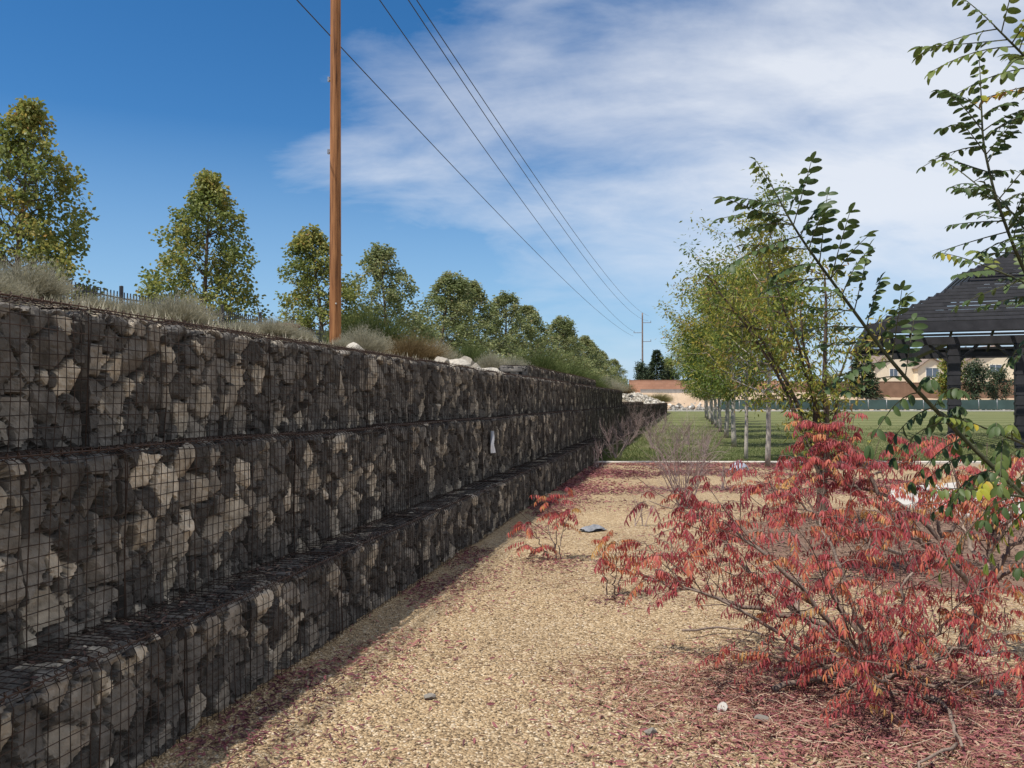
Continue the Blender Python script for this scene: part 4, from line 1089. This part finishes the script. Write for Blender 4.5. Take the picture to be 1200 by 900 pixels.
# ------------------------------------------------------------------ pergola
def ramada():
    rot = R(-20)
    c0 = ld(22.7, 34.5)
    t = thing('pergola', 'dark grey slatted park pergola with hip roof standing on the lawn', 'pergola', c0, YAW + rot)
    S = 8.0; ez = 4.12; rise = .52
    posts = [(-5.05, -5.6), (-2.91, -5.6), (2.4, -5.6), (5.4, -5.6), (.2, 5.6), (5.4, 5.6)]
    for x, y in posts:
        mb = MB(); bevbox(mb, x - .2, x + .2, y - .2, y + .2, 0, 3.75, .03)
        for k in range(10): box(mb, x - .215, x + .215, y - .215, y + .215, .12 + k * .36, .12 + k * .36 + .1)
        mb.build('post', M['ramada'], t)
        for s in (-1, 1):
            mb = MB()
            a = np.array([[0, -.06, 3.1], [0, .06, 3.1], [s * .62, .06, 3.7], [s * .62, -.06, 3.7]]); a = np.concatenate([a, a + [0, 0, .14]]) + [x + s * .2, y, 0]; mb.add(a, BOXF if s > 0 else BOXF[:, ::-1])
            mb.build('brace', M['ramada'], t)
    for (x0, x1, y0, y1) in ((-8.0, 6.3, -5.75, -5.45), (-6.3, 6.3, 5.45, 5.75), (-5.45, -5.15, -5.44, 5.44), (5.25, 5.55, -5.44, 5.44)):
        mb = MB(); box(mb, x0, x1, y0, y1, 3.752, 4.04); mb.build('beam', M['ramada'], t)
    def slats(off, s0, s1, name):
        # four hip faces of horizontal slats from half-width s1 (bottom) up to s0
        for q in range(4):
            a = q * math.pi / 2; Rm = np.array([[math.cos(a), -math.sin(a), 0], [math.sin(a), math.cos(a), 0], [0, 0, 1]])
            mb = MB(); s = s1
            while s > s0:
                zz = ez + off + (S - s) * rise
                v = np.array([[-s, -s, zz], [s, -s, zz], [s, -s + .05, zz], [-s, -s + .05, zz]]); v = np.concatenate([v, v + [0, 0.02, .11]])
                mb.add(v @ Rm.T, BOXF); s -= .30
            mb.build(name, M['ramada'], t)
    slats(.18, 4.1, S, 'roof_slats'); slats(.52, .3, 4.6, 'roof_slats')
    for q in range(4):
        a = q * math.pi / 2; Rm = np.array([[math.cos(a), -math.sin(a), 0], [math.sin(a), math.cos(a), 0], [0, 0, 1]])
        for x in np.linspace(-S + .8, S - .8, 9):
            L = S - abs(x); mb = MB()
            v = np.array([[x - .05, -S + .05, ez + .02], [x + .05, -S + .05, ez + .02], [x + .05, -S + L, ez + .02 + rise * L], [x - .05, -S + L, ez + .02 + rise * L]]); v = np.concatenate([v, v + [0, 0, .13]]); mb.add(v @ Rm.T, BOXF); mb.build('rafter', M['ramada'], t)
    for q in range(4):
        a = q * math.pi / 2; Rm = np.array([[math.cos(a), -math.sin(a), 0], [math.sin(a), math.cos(a), 0], [0, 0, 1]])
        mb = MB(); box(mb, -S - .02, S + .02, -S - .06, -S - .015, ez - .05, ez + .28, M=Rm); mb.build('fascia', M['ramada'], t)
ramada()

# ------------------------------------------------------------------ far screen fence, walls, houses, trees
def far_things():
    # green wind screen
    t = thing('screen_fence', 'dark green windscreen fence along the far lawn edge', 'fence', ld(34, 139), YAW)
    x = 0
    while x < 62:
        mb = MB(); tube(mb, [[x, 0, 0], [x, 0, 2.0]], .05, 8); mb.build('post', M['galv'], t)
        mb = MB(); box(mb, x + .06, x + 2.94, -.03, -.02, .35, 1.9); mb.build('screen', M['teal'], t)
        x += 3
    mb = MB(); bevbox(mb, 25, 130, 137.4, 137.9, -.05, .22, .03)
    tag(mb.build('far_kerb', M['concrete'], rz=YAW), kind='structure', label='pale kerb in front of the green screen')
    # pink block retaining wall, stepped top
    t = thing('block_wall', 'long pink block wall behind the far bank and rocks', 'wall', ld(22, 160), YAW)
    t3 = thing('block_wall', 'brown block wall between the green screen and the houses', 'wall', ld(22, 160), YAW)
    for x0, x1, top in ((0, 13, 5.55), (13, 30, 5.45), (30, 52, 5.3), (52, 80, 5.1), (80, 118, 4.9)):
        tp, mm = (t, M['pinkwall']) if x1 < 31 else (t3, M['brownwall'])
        mb = MB(); box(mb, x0, x1 - .01, 0, .3, .8, top); mb.build('panel', mm, tp)
        mb = MB(); box(mb, x0 - .02, x1 - .03, -.04, .34, top + .002, top + .1); mb.build('cap', mm, tp)
    t = thing('low_wall', 'low grey block wall below the pink block wall', 'wall', ld(23, 152.5), YAW)
    mb = MB(); box(mb, 0, 26, 0, .25, 2.6, 3.72); mb.build('panel', M['greyblock'], t)
    mb = MB(); box(mb, -.03, 26.03, -.03, .28, 3.722, 3.82); mb.build('cap', M['greyblock'], t)
    # houses
    def window(par, x, z, w_, h_, y=0.0, mull=1):
        mb = MB(); b = .1
        box(mb, x - w_ / 2 - b, x + w_ / 2 + b, y - .08, y + .02, z - b, z); box(mb, x - w_ / 2 - b, x + w_ / 2 + b, y - .08, y + .02, z + h_, z + h_ + b)
        box(mb, x - w_ / 2 - b, x - w_ / 2, y - .08, y + .02, z + .001, z + h_ - .001); box(mb, x + w_ / 2, x + w_ / 2 + b, y - .08, y + .02, z + .001, z + h_ - .001)
        for k in range(1, mull + 1):
            xx = x - w_ / 2 + w_ * k / (mull + 1); box(mb, xx - .035, xx + .035, y - .06, y + .02, z + .002, z + h_ - .002)
        f = mb.build('window', M['trim_white'], par)
        mb = MB(); box(mb, x - w_ / 2 + .001, x + w_ / 2 - .001, y - .03, y - .012, z + .003, z + h_ - .003); mb.build('pane', M['glass'], f)
    def gable(mbw, mbr, x0, x1, y0, y1, zb, ze, zr, ov=.5, xr=None):
        xr = (x0 + x1) / 2 if xr is None else xr
        v = [[x0, y0, zb], [x1, y0, zb], [x1, y0, ze], [xr, y0, zr], [x0, y0, ze], [x0, y1, zb], [x1, y1, zb], [x1, y1, ze], [xr, y1, zr], [x0, y1, ze]]
        mbw.add(v, [np.array([[0, 1, 2, 3, 4], [9, 8, 7, 6, 5]]), np.array([[0, 5, 6, 1], [1, 6, 7, 2], [4, 9, 5, 0]])])
        for xa, s in ((x0, -1), (x1, 1)):
            k = (zr - ze) / abs(xr - xa); xo = xa + s * ov; zo = ze - k * ov
            a = np.array([[xo, y0 - ov, zo], [xr, y0 - ov, zr], [xr, y1 + ov, zr], [xo, y1 + ov, zo]]) + [0, 0, .03]; b = a + [0, 0, .25]
            mbr.add(np.concatenate([a, b]), BOXF if s < 0 else BOXF[:, ::-1])
    # right house
    h = thing('house', 'cream two-storey house with a broad gable, right behind the pergola posts', 'house', ld(.527 * 175, 175, 3.0), YAW)
    wb, rb = MB(), MB(); gable(wb, rb, 0, 19, 0, 13, -.6, 6.4, 9.9, .6, 7.0)
    wb.build('wall', M['stucco'], h); r_ = rb.build('roof', M['rooftile'], h)
    mb = MB(); box(mb, 1.9, 2.2, 4, 4.3, 7.5, 9.9); box(mb, 3.0, 3.25, 4, 4.3, 7.8, 10.2); mb.build('vent_pipe', M['galv'], r_)
    window(h, 2.0, 3.6, 1.2, 1.8); window(h, 7.0, 4.6, 2.3, 1.5); window(h, 12.6, 4.2, 2.2, .9); window(h, 12.6, 1.0, 1.0, 1.3); window(h, 15.2, 4.2, 1.4, .9)
    mb = MB(); box(mb, 4.2, 5.2, -.06, .0, 4.95, 5.25); mb.build('vent', M['rooftile'], h)
    mb = MB(); box(mb, 6.6, 10.4, -.03, .02, .2, 2.9); p = mb.build('patio_opening', M['glass'], h)
    mb = MB(); box(mb, 5.8, 11.3, -2.4, -.035, 3.0, 3.25); box(mb, 5.9, 6.3, -2.3, -1.9, -.6, 2.998); box(mb, 10.8, 11.2, -2.3, -1.9, -.6, 2.998); mb.build('patio_cover', M['stucco_b'], h)
    # left house
    h = thing('house', 'cream house with two small gables, seen through the green branch', 'house', ld(.425 * 178, 178, 3.0), YAW)
    wb, rb = MB(), MB(); gable(wb, rb, 0, 9.5, 0, 12, -.6, 6.3, 9.3, .5, 4.0); gable(wb, rb, 8.2, 14.5, -1.8, 10, -.6, 5.6, 7.6, .45, 11.0)
    wb.build('wall', M['stucco'], h); rb.build('roof', M['rooftile'], h)
    window(h, 11.2, 3.6, 2.6, 1.9, -1.8); window(h, 4.0, 3.9, 1.6, 1.5); window(h, 7.0, 1.0, 1.2, 1.5)
    # conifers and far trees
    def conifer(seed, H, Rd, n):
        rng = np.random.default_rng(seed); tb, cb = MB(), MB()
        tube(tb, [[0, 0, 0], [0, 0, H * .5], [0, 0, H * .97]], [.2, .12, .02], 7)
        z = H * (.06 + .93 * rng.random(n) ** 1.3); f = 1 - z / H; a = rng.uniform(0, 6.28, n)
        lob = .7 + .5 * vnoise(a * 1.6, z * 1.1)
        r = Rd * f ** .7 * lob * np.sqrt(rng.uniform(0, 1, n))
        P = np.stack([r * np.cos(a), r * np.sin(a), z - r * .15], -1); D = np.stack([np.cos(a), np.sin(a), -.2 + .5 * rng.random(n)], -1)
        leaves(cb, P, D + rng.normal(0, .3, (n, 3)), unit(rng.normal(0, .4, (n, 3)) + [0, 0, 1]), H * .075 * rng.uniform(.6, 1.3, n), H * .03, rng.random(n), .2)
        return tb.mesh('trunk', M['bark_brown']), cb.mesh('crown', M['leaf_conifer'])
    def far_tree(px, base, d, top, wpx, lab, kind, seed, mat=None):
        p = ld((px - 600) / 1000 * d, d, base); H = CAM_H + (470 - top) / 1000 * d - base; Wm = wpx / 1000 * d / 2
        if kind == 'c':
            tm, cm = conifer(seed, H, Wm, 3600); tree_thing('conifer_tree', lab, 'tree', tm, cm, None, None, p, seed)
        else:
            tb, cb = crown_tree(seed, H, .12, Wm, 22, 2600, H * .055, oval, 0, (10, 60), H * .05, H * .02, .6)
            tree_thing('round_tree', lab, 'tree', tb.mesh('trunk', M['bark_brown']), cb.mesh('crown', mat or M['leaf_conifer']), None, None, p, seed)
    far_tree(770, 2.6, 168, 410, 34, 'tall dark conifer behind the pink wall, beside the distant pole', 'c', 301)
    far_tree(751, 2.6, 166, 428, 20, 'dark round tree at the foot of the distant pole', 'r', 302)
    far_tree(786, 2.6, 170, 434, 22, 'dark round tree right of the tall conifer', 'r', 303)
    far_tree(761, 2.6, 172, 431, 12, 'small dark tree between the distant pole and the conifer', 'r', 309)
    far_tree(783, 2.6, 190, 420, 9, 'thin pale far tree sticking up behind the pink wall', 'r', 304, M['leaf_olive'])
    far_tree(1010, 2.2, 150, 404, 44, 'broad green conifer left of the houses', 'c', 305)
    far_tree(1112, .8, 147, 420, 30, 'green and orange tree left of the pergola post', 'r', 306, M['leaf_ash'])
    far_tree(1140, .8, 146, 432, 40, 'dark green tree below the broad gabled house', 'r', 307)
    far_tree(1168, .8, 148, 440, 34, 'green tree right of the pergola post, before the broad house', 'r', 308)
    far_tree(975, 1.5, 155, 446, 30, 'low green tree left of the broad conifer', 'r', 310, M['leaf_syc'])
    rng = np.random.default_rng(6)
    pr = brush_mesh(25, 1.0, .8, 1500, M['brush_olive'])
    for (px, d, z, s, lab) in ((772, 147, 1.2, 3.0, 'olive brush clump on the far bank above the riprap'), (757, 145, 1.2, 2.2, 'small olive brush beside the far wall end'), (825, 150, 2.9, 1.8, 'low brush on the far bank behind the tree row')):
        o = put('bank_brush', pr, None, ld((px - 600) / 1000 * d, d, z), rng.uniform(0, 6)); o.scale = (s, s, s * .75); tag(o, lab, 'bush', 'brush on the far bank')
far_things()

# ------------------------------------------------------------------ loose things on the ground and wall
def small_things():
    # rag on the wall
    p = at(577, 505, 12.4)
    a = np.array([X2 + .035, p[1], p[2]])
    mb = MB()
    ns, nh = 8, 14; P = np.zeros((ns, nh, 3))
    for j in range(nh):
        t = j / (nh - 1); wdt = .015 + .13 * (t / .45 if t < .45 else 1 - .35 * (t - .45)) ; wdt = min(wdt, .13) * (1 - .25 * max(0, t - .5))
        for i in range(ns):
            s = i / (ns - 1) - .5
            P[i, j] = (.02 + .025 * math.sin(s * 9 + t * 3) + .01 * t, s * wdt + .02 * t + .012 * math.sin(t * 8), -.32 * t)
    grid(mb, P); Q = P.copy(); Q[..., 0] -= .003; grid(mb, Q[::-1])
    tag(mb.build('rag', M['cloth'], None, a), 'white rag snagged on the wire of the middle tier', 'rag')
    # flat grey rag, pale bag
    def crumple(name, px, py, sx, sy, sz, mat, lab, cat, seed):
        rng = np.random.default_rng(seed); n = 22
        U, V = np.meshgrid(np.linspace(-1, 1, n), np.linspace(-1, 1, n), indexing='ij')
        rr = np.hypot(U, V) / 1.1; bump_ = np.clip(1 - rr ** 2, 0, 1) ** .5
        Z = sz * (bump_ * (.45 + 1.1 * fbm(U * 2.5 + seed, V * 2.5))) + .004
        X = U * sx * (1 + .3 * (vnoise(V * 2 + seed, U) - .5)); Y = V * sy * (1 + .3 * (vnoise(U * 2, V + seed) - .5))
        ok = np.stack([X, Y, Z], -1); mb = MB(); grid(mb, ok, .5, False); b = ok.copy(); b[..., 2] = 0.001; grid(mb, b[::-1], .5, False)
        p = gp(px, py); o = mb.build(name, mat, None, (p[0], p[1], float(gz(p[0], p[1])) + .016), rng.uniform(0, 3)); tag(o, lab, cat)
    crumple('grey_rag', 695, 624, .17, .10, .05, M['greyrag'], 'flat grey rag lying on the gravel near the wall seedling', 'rag', 2)
    crumple('plastic_bag', 866, 552, .21, .17, .19, M['bag'], 'crumpled pale bag lying beside the kerb under the young trees', 'bag', 5)
    crumple('grey_scrap', 1145, 767, .10, .06, .02, M['greyrag'], 'small pale scrap beside the leaning sumac trunk', 'scrap', 7)
    for (px, py, r, m, lab) in ((847, 836, .038, 'stone_white', 'upright small white stone in the red leaf litter'), (893, 848, .042, 'stone_grey', 'flat blue-grey stone right of the white stone'), (1168, 820, .05, 'stone_grey', 'grey stone at the right edge in shadow'),
                                (503, 820, .035, 'stone_grey', 'dark pebble alone on the open gravel'), (1051, 774, .05, 'stone_grey', 'grey stone under the red-orange leaves'), (764, 862, .04, 'stone_grey', 'small grey stone left of the white stone')):
        p = gp(px, py); o = put('stone', rock_mesh(int(px), M[m], 'stone', 2, 8), None, (p[0], p[1], r * .4 + float(gz(p[0], p[1]))), px); o.scale = (r, r, r * (1.3 if m == 'stone_white' else .8)); tag(o, lab, 'stone')
small_things()

def scatter():
    rng = np.random.default_rng(17)
    # pebbles: near gravel as real stones
    n = 46000
    d = 2.6 + 7.5 * rng.random(n) ** 1.25; l = (rng.uniform(-.62, .66, n)) * d
    X = l * CY - d * SY; Y = l * SY + d * CY
    k = X > X1 - .02; X, Y, d = X[k], Y[k], d[k]; n = len(X)
    c = np.array([[-1, -1, -1], [1, -1, -1], [1, 1, -1], [-1, 1, -1], [-1, -1, 1], [1, -1, 1], [1, 1, 1], [-1, 1, 1]], float) * .62
    r = rng.uniform(.0045, .0105, n) * (1 + .6 * (rng.random(n) < .06))
    V = c[None] * (1 + rng.normal(0, .22, (n, 8, 3))); a = rng.uniform(0, 6.28, n); ca, sa = np.cos(a), np.sin(a)
    V = np.stack([V[..., 0] * ca[:, None] - V[..., 1] * sa[:, None] * .75, V[..., 0] * sa[:, None] + V[..., 1] * ca[:, None] * .75, V[..., 2] * .62], -1) * r[:, None, None]
    V += np.stack([X, Y, gz(X, Y) + r * .25], -1)[:, None]
    mb = MB(); mb.add(V.reshape(-1, 3), (BOXF[None] + np.arange(n)[:, None, None] * 8).reshape(-1, 4), np.repeat(rng.random(n), 8), True)
    tag(mb.build('gravel', M['pebble']), 'loose tan and cream gravel pebbles', 'gravel', kind='stuff')
    # fallen red leaves
    P = []
    def put_(x, y): P.append(np.stack([x, y], -1))
    def ell(px, py, rx, ry, n_):
        c0 = gp(px, py); cl = np.array((c0[0] * CY + c0[1] * SY, -c0[0] * SY + c0[1] * CY)); g = rng.normal(0, .5, (n_, 2)) * (rx, ry)
        q = cl + g; put_(q[:, 0] * CY - q[:, 1] * SY, q[:, 0] * SY + q[:, 1] * CY)
    ell(1000, 815, 1.15, .8, 3600); ell(900, 800, 1.0, .75, 1800); ell(1100, 870, 1.2, .7, 2300); ell(800, 830, 1.0, .8, 600); ell(960, 880, 1.1, .4, 1000); ell(1090, 850, 1.0, .6, 2600); ell(1000, 845, .9, .5, 1400); ell(1130, 800, .8, .6, 1200)
    ell(1040, 680, 2.0, 1.6, 3500); ell(900, 640, 1.6, 1.6, 900); ell(650, 662, .55, .5, 420); ell(720, 705, .25, .2, 120)
    n_ = 42000; d = 13 + 10.2 * rng.random(n_) ** .7; l = (.06 + .42 * rng.random(n_)) * d; X = l * CY - d * SY; Y = l * SY + d * CY; k = (fbm(X * .6 + 4, Y * .6) + rng.normal(0, .06, n_) + .04 * sstep(14, 21, d) > .515) & (X > X1); put_(X[k], Y[k])
    n_ = 14000; Y = rng.uniform(2.2, 20, n_); X = X1 + np.abs(rng.normal(0, .42, n_)); k = fbm(X * 1.6 + 2, Y * 1.1) + rng.normal(0, .04, n_) > .47; put_(X[k], Y[k])
    n_ = 5000; d = 3 + 12 * rng.random(n_); l = rng.uniform(-.45, .6, n_) * d; X = l * CY - d * SY; Y = l * SY + d * CY; k = (X > X1) & (fbm(X * 1.3 + 8, Y * 1.3) + rng.normal(0, .06, n_) > .53); put_(X[k], Y[k])
    P = np.concatenate(P); P = P[P[:, 0] > X1 + .02]; n = len(P)
    Lf = rng.uniform(.028, .062, n) * (1 + np.clip((P[:, 1] - 8) / 12, 0, .9)); a = rng.uniform(0, 6.28, n)
    mb = MB()
    D = np.stack([np.cos(a), np.sin(a), rng.normal(0, .22, n)], -1)
    cl = fbm(P[:, 0] * .9 + 50, P[:, 1] * .9)
    tint = np.clip(.36 + (cl - .47) * 1.2 + rng.normal(0, .2, n), 0, 1)
    leaves(mb, np.concatenate([P, (gz(P[:, 0], P[:, 1]) + rng.uniform(.006, .022, n))[:, None]], 1), D, unit(rng.normal(0, .45, (n, 3)) + [0, 0, 1]), Lf, Lf * rng.uniform(.15, .28, n), tint, .2, True)
    tag(mb.build('fallen_leaves', M['litter']), 'red and purple fallen leaves strewn over the gravel', 'leaves', kind='stuff')
    # thin fallen leaf stalks and twigs among them
    mb = MB()
    for px, py, rx, ry, n_ in ((1000, 815, 1.3, .9, 900), (900, 810, 1.1, .8, 600), (1100, 870, 1.3, .8, 600), (1020, 690, 1.8, 1.4, 500), (1010, 612, 2.0, 1.8, 1600), (800, 830, 1.0, .8, 160), (700, 690, 1.2, 1.0, 120)):
        c0 = gp(px, py); cl = np.array((c0[0] * CY + c0[1] * SY, -c0[0] * SY + c0[1] * CY)); g = cl + rng.normal(0, .5, (n_, 2)) * (rx, ry)
        X = g[:, 0] * CY - g[:, 1] * SY; Y = g[:, 0] * SY + g[:, 1] * CY
        for x, y in zip(X, Y):
            if x < X1 + .05: continue
            a = rng.uniform(0, 6.28); L = rng.uniform(.06, .26); b = rng.normal(0, .25); z0 = float(gz(x, y)) + .014
            q = [[x, y, z0], [x + L * .5 * math.cos(a), y + L * .5 * math.sin(a), z0 + rng.uniform(.0, .025)], [x + L * math.cos(a + b), y + L * math.sin(a + b), z0 + rng.uniform(-.002, .03)]]
            tube(mb, q, [.0022, .0018, .0011], 3, rng.random(), False, False)
    tag(mb.build('fallen_twigs', M['twig_litter']), 'thin red-brown leaf stalks strewn under the sumac', 'twigs', kind='stuff')
    # dry leaves on the wall ledge
    n = 5200; Y = 1.5 + 24 * rng.random(n) ** 1.3; X = rng.uniform(X2 - .02, X1 - .03, n); k = fbm(Y * 1.5, X * 6) > .40; X, Y = X[k], Y[k]; n = len(X); a = rng.uniform(0, 6.28, n)
    mb = MB(); L = rng.uniform(.02, .055, n)
    leaves(mb, np.stack([X, Y, Z1 + rng.uniform(-.02, .014, n)], -1), np.stack([np.cos(a), np.sin(a), rng.normal(0, .2, n)], -1), unit(rng.normal(0, .35, (n, 3)) + [0, 0, 1]), L, L * .3, rng.random(n) ** 1.4, .1, True)
    tag(mb.build('ledge_leaves', M['litter_dry']), 'dry brown leaves caught on the wall ledge', 'leaves', kind='stuff')
    n = 9000; l = rng.uniform(2.7, 7.4, n); d = rng.uniform(7.6, 13, n); k = np.hypot((l - 5.1) / 2.3, (d - 10.3) / 2.7) + rng.normal(0, .12, n) < 1; l, d = l[k], d[k]; n = len(l); a = rng.uniform(0, 6.28, n)
    mb = MB(); L = rng.uniform(.03, .08, n); rr = np.hypot((l - 5.1) / 2.5, (d - 10.3) / 2.9)
    leaves(mb, np.stack([l * CY - d * SY, l * SY + d * CY, np.maximum(.085 * (1 - rr) + .01 + .06 * (fbm(l * 1.3, d * 1.3) - .5), .02) + .012], -1), np.stack([np.cos(a), np.sin(a), rng.normal(0, .25, n)], -1), unit(rng.normal(0, .4, (n, 3)) + [0, 0, 1]), L, L * .25, .35 + .65 * rng.random(n), .15, True)
    tag(mb.build('mulch_leaves', M['litter_dry']), 'dry brown leaves on the mulch under the young trees', 'leaves', kind='stuff')
    # grass blades on the near lawn, longer and browner by the wall
    n = 70000; d = KD + .1 + 34 * rng.random(n) ** 1.7; l = rng.uniform(.10, .62, n) * d; X = l * CY - d * SY; Y = l * SY + d * CY
    k = X > X2 + .15; X, Y, d = X[k], Y[k], d[k]; n = len(X)
    near = np.exp(-np.clip(X + 2.8, 0, 99) / 2.2)
    mb = MB(); H = rng.uniform(.03, .075, n) + .10 * near * rng.random(n)
    leaves(mb, np.stack([X, Y, 0 * X + .02], -1), unit(rng.normal(0, .4, (n, 3)) + [0, 0, 1]), rnd_dirs(rng, n), H, rng.uniform(.008, .016, n), np.clip(rng.normal(.4, .2, n) + .35 * near + .5 * (fbm(X * .4, Y * .4) - .47), 0, 1), .2)
    tag(mb.build('grass', M['grass']), 'short green grass at the near lawn edge', 'grass', kind='stuff')
scatter()
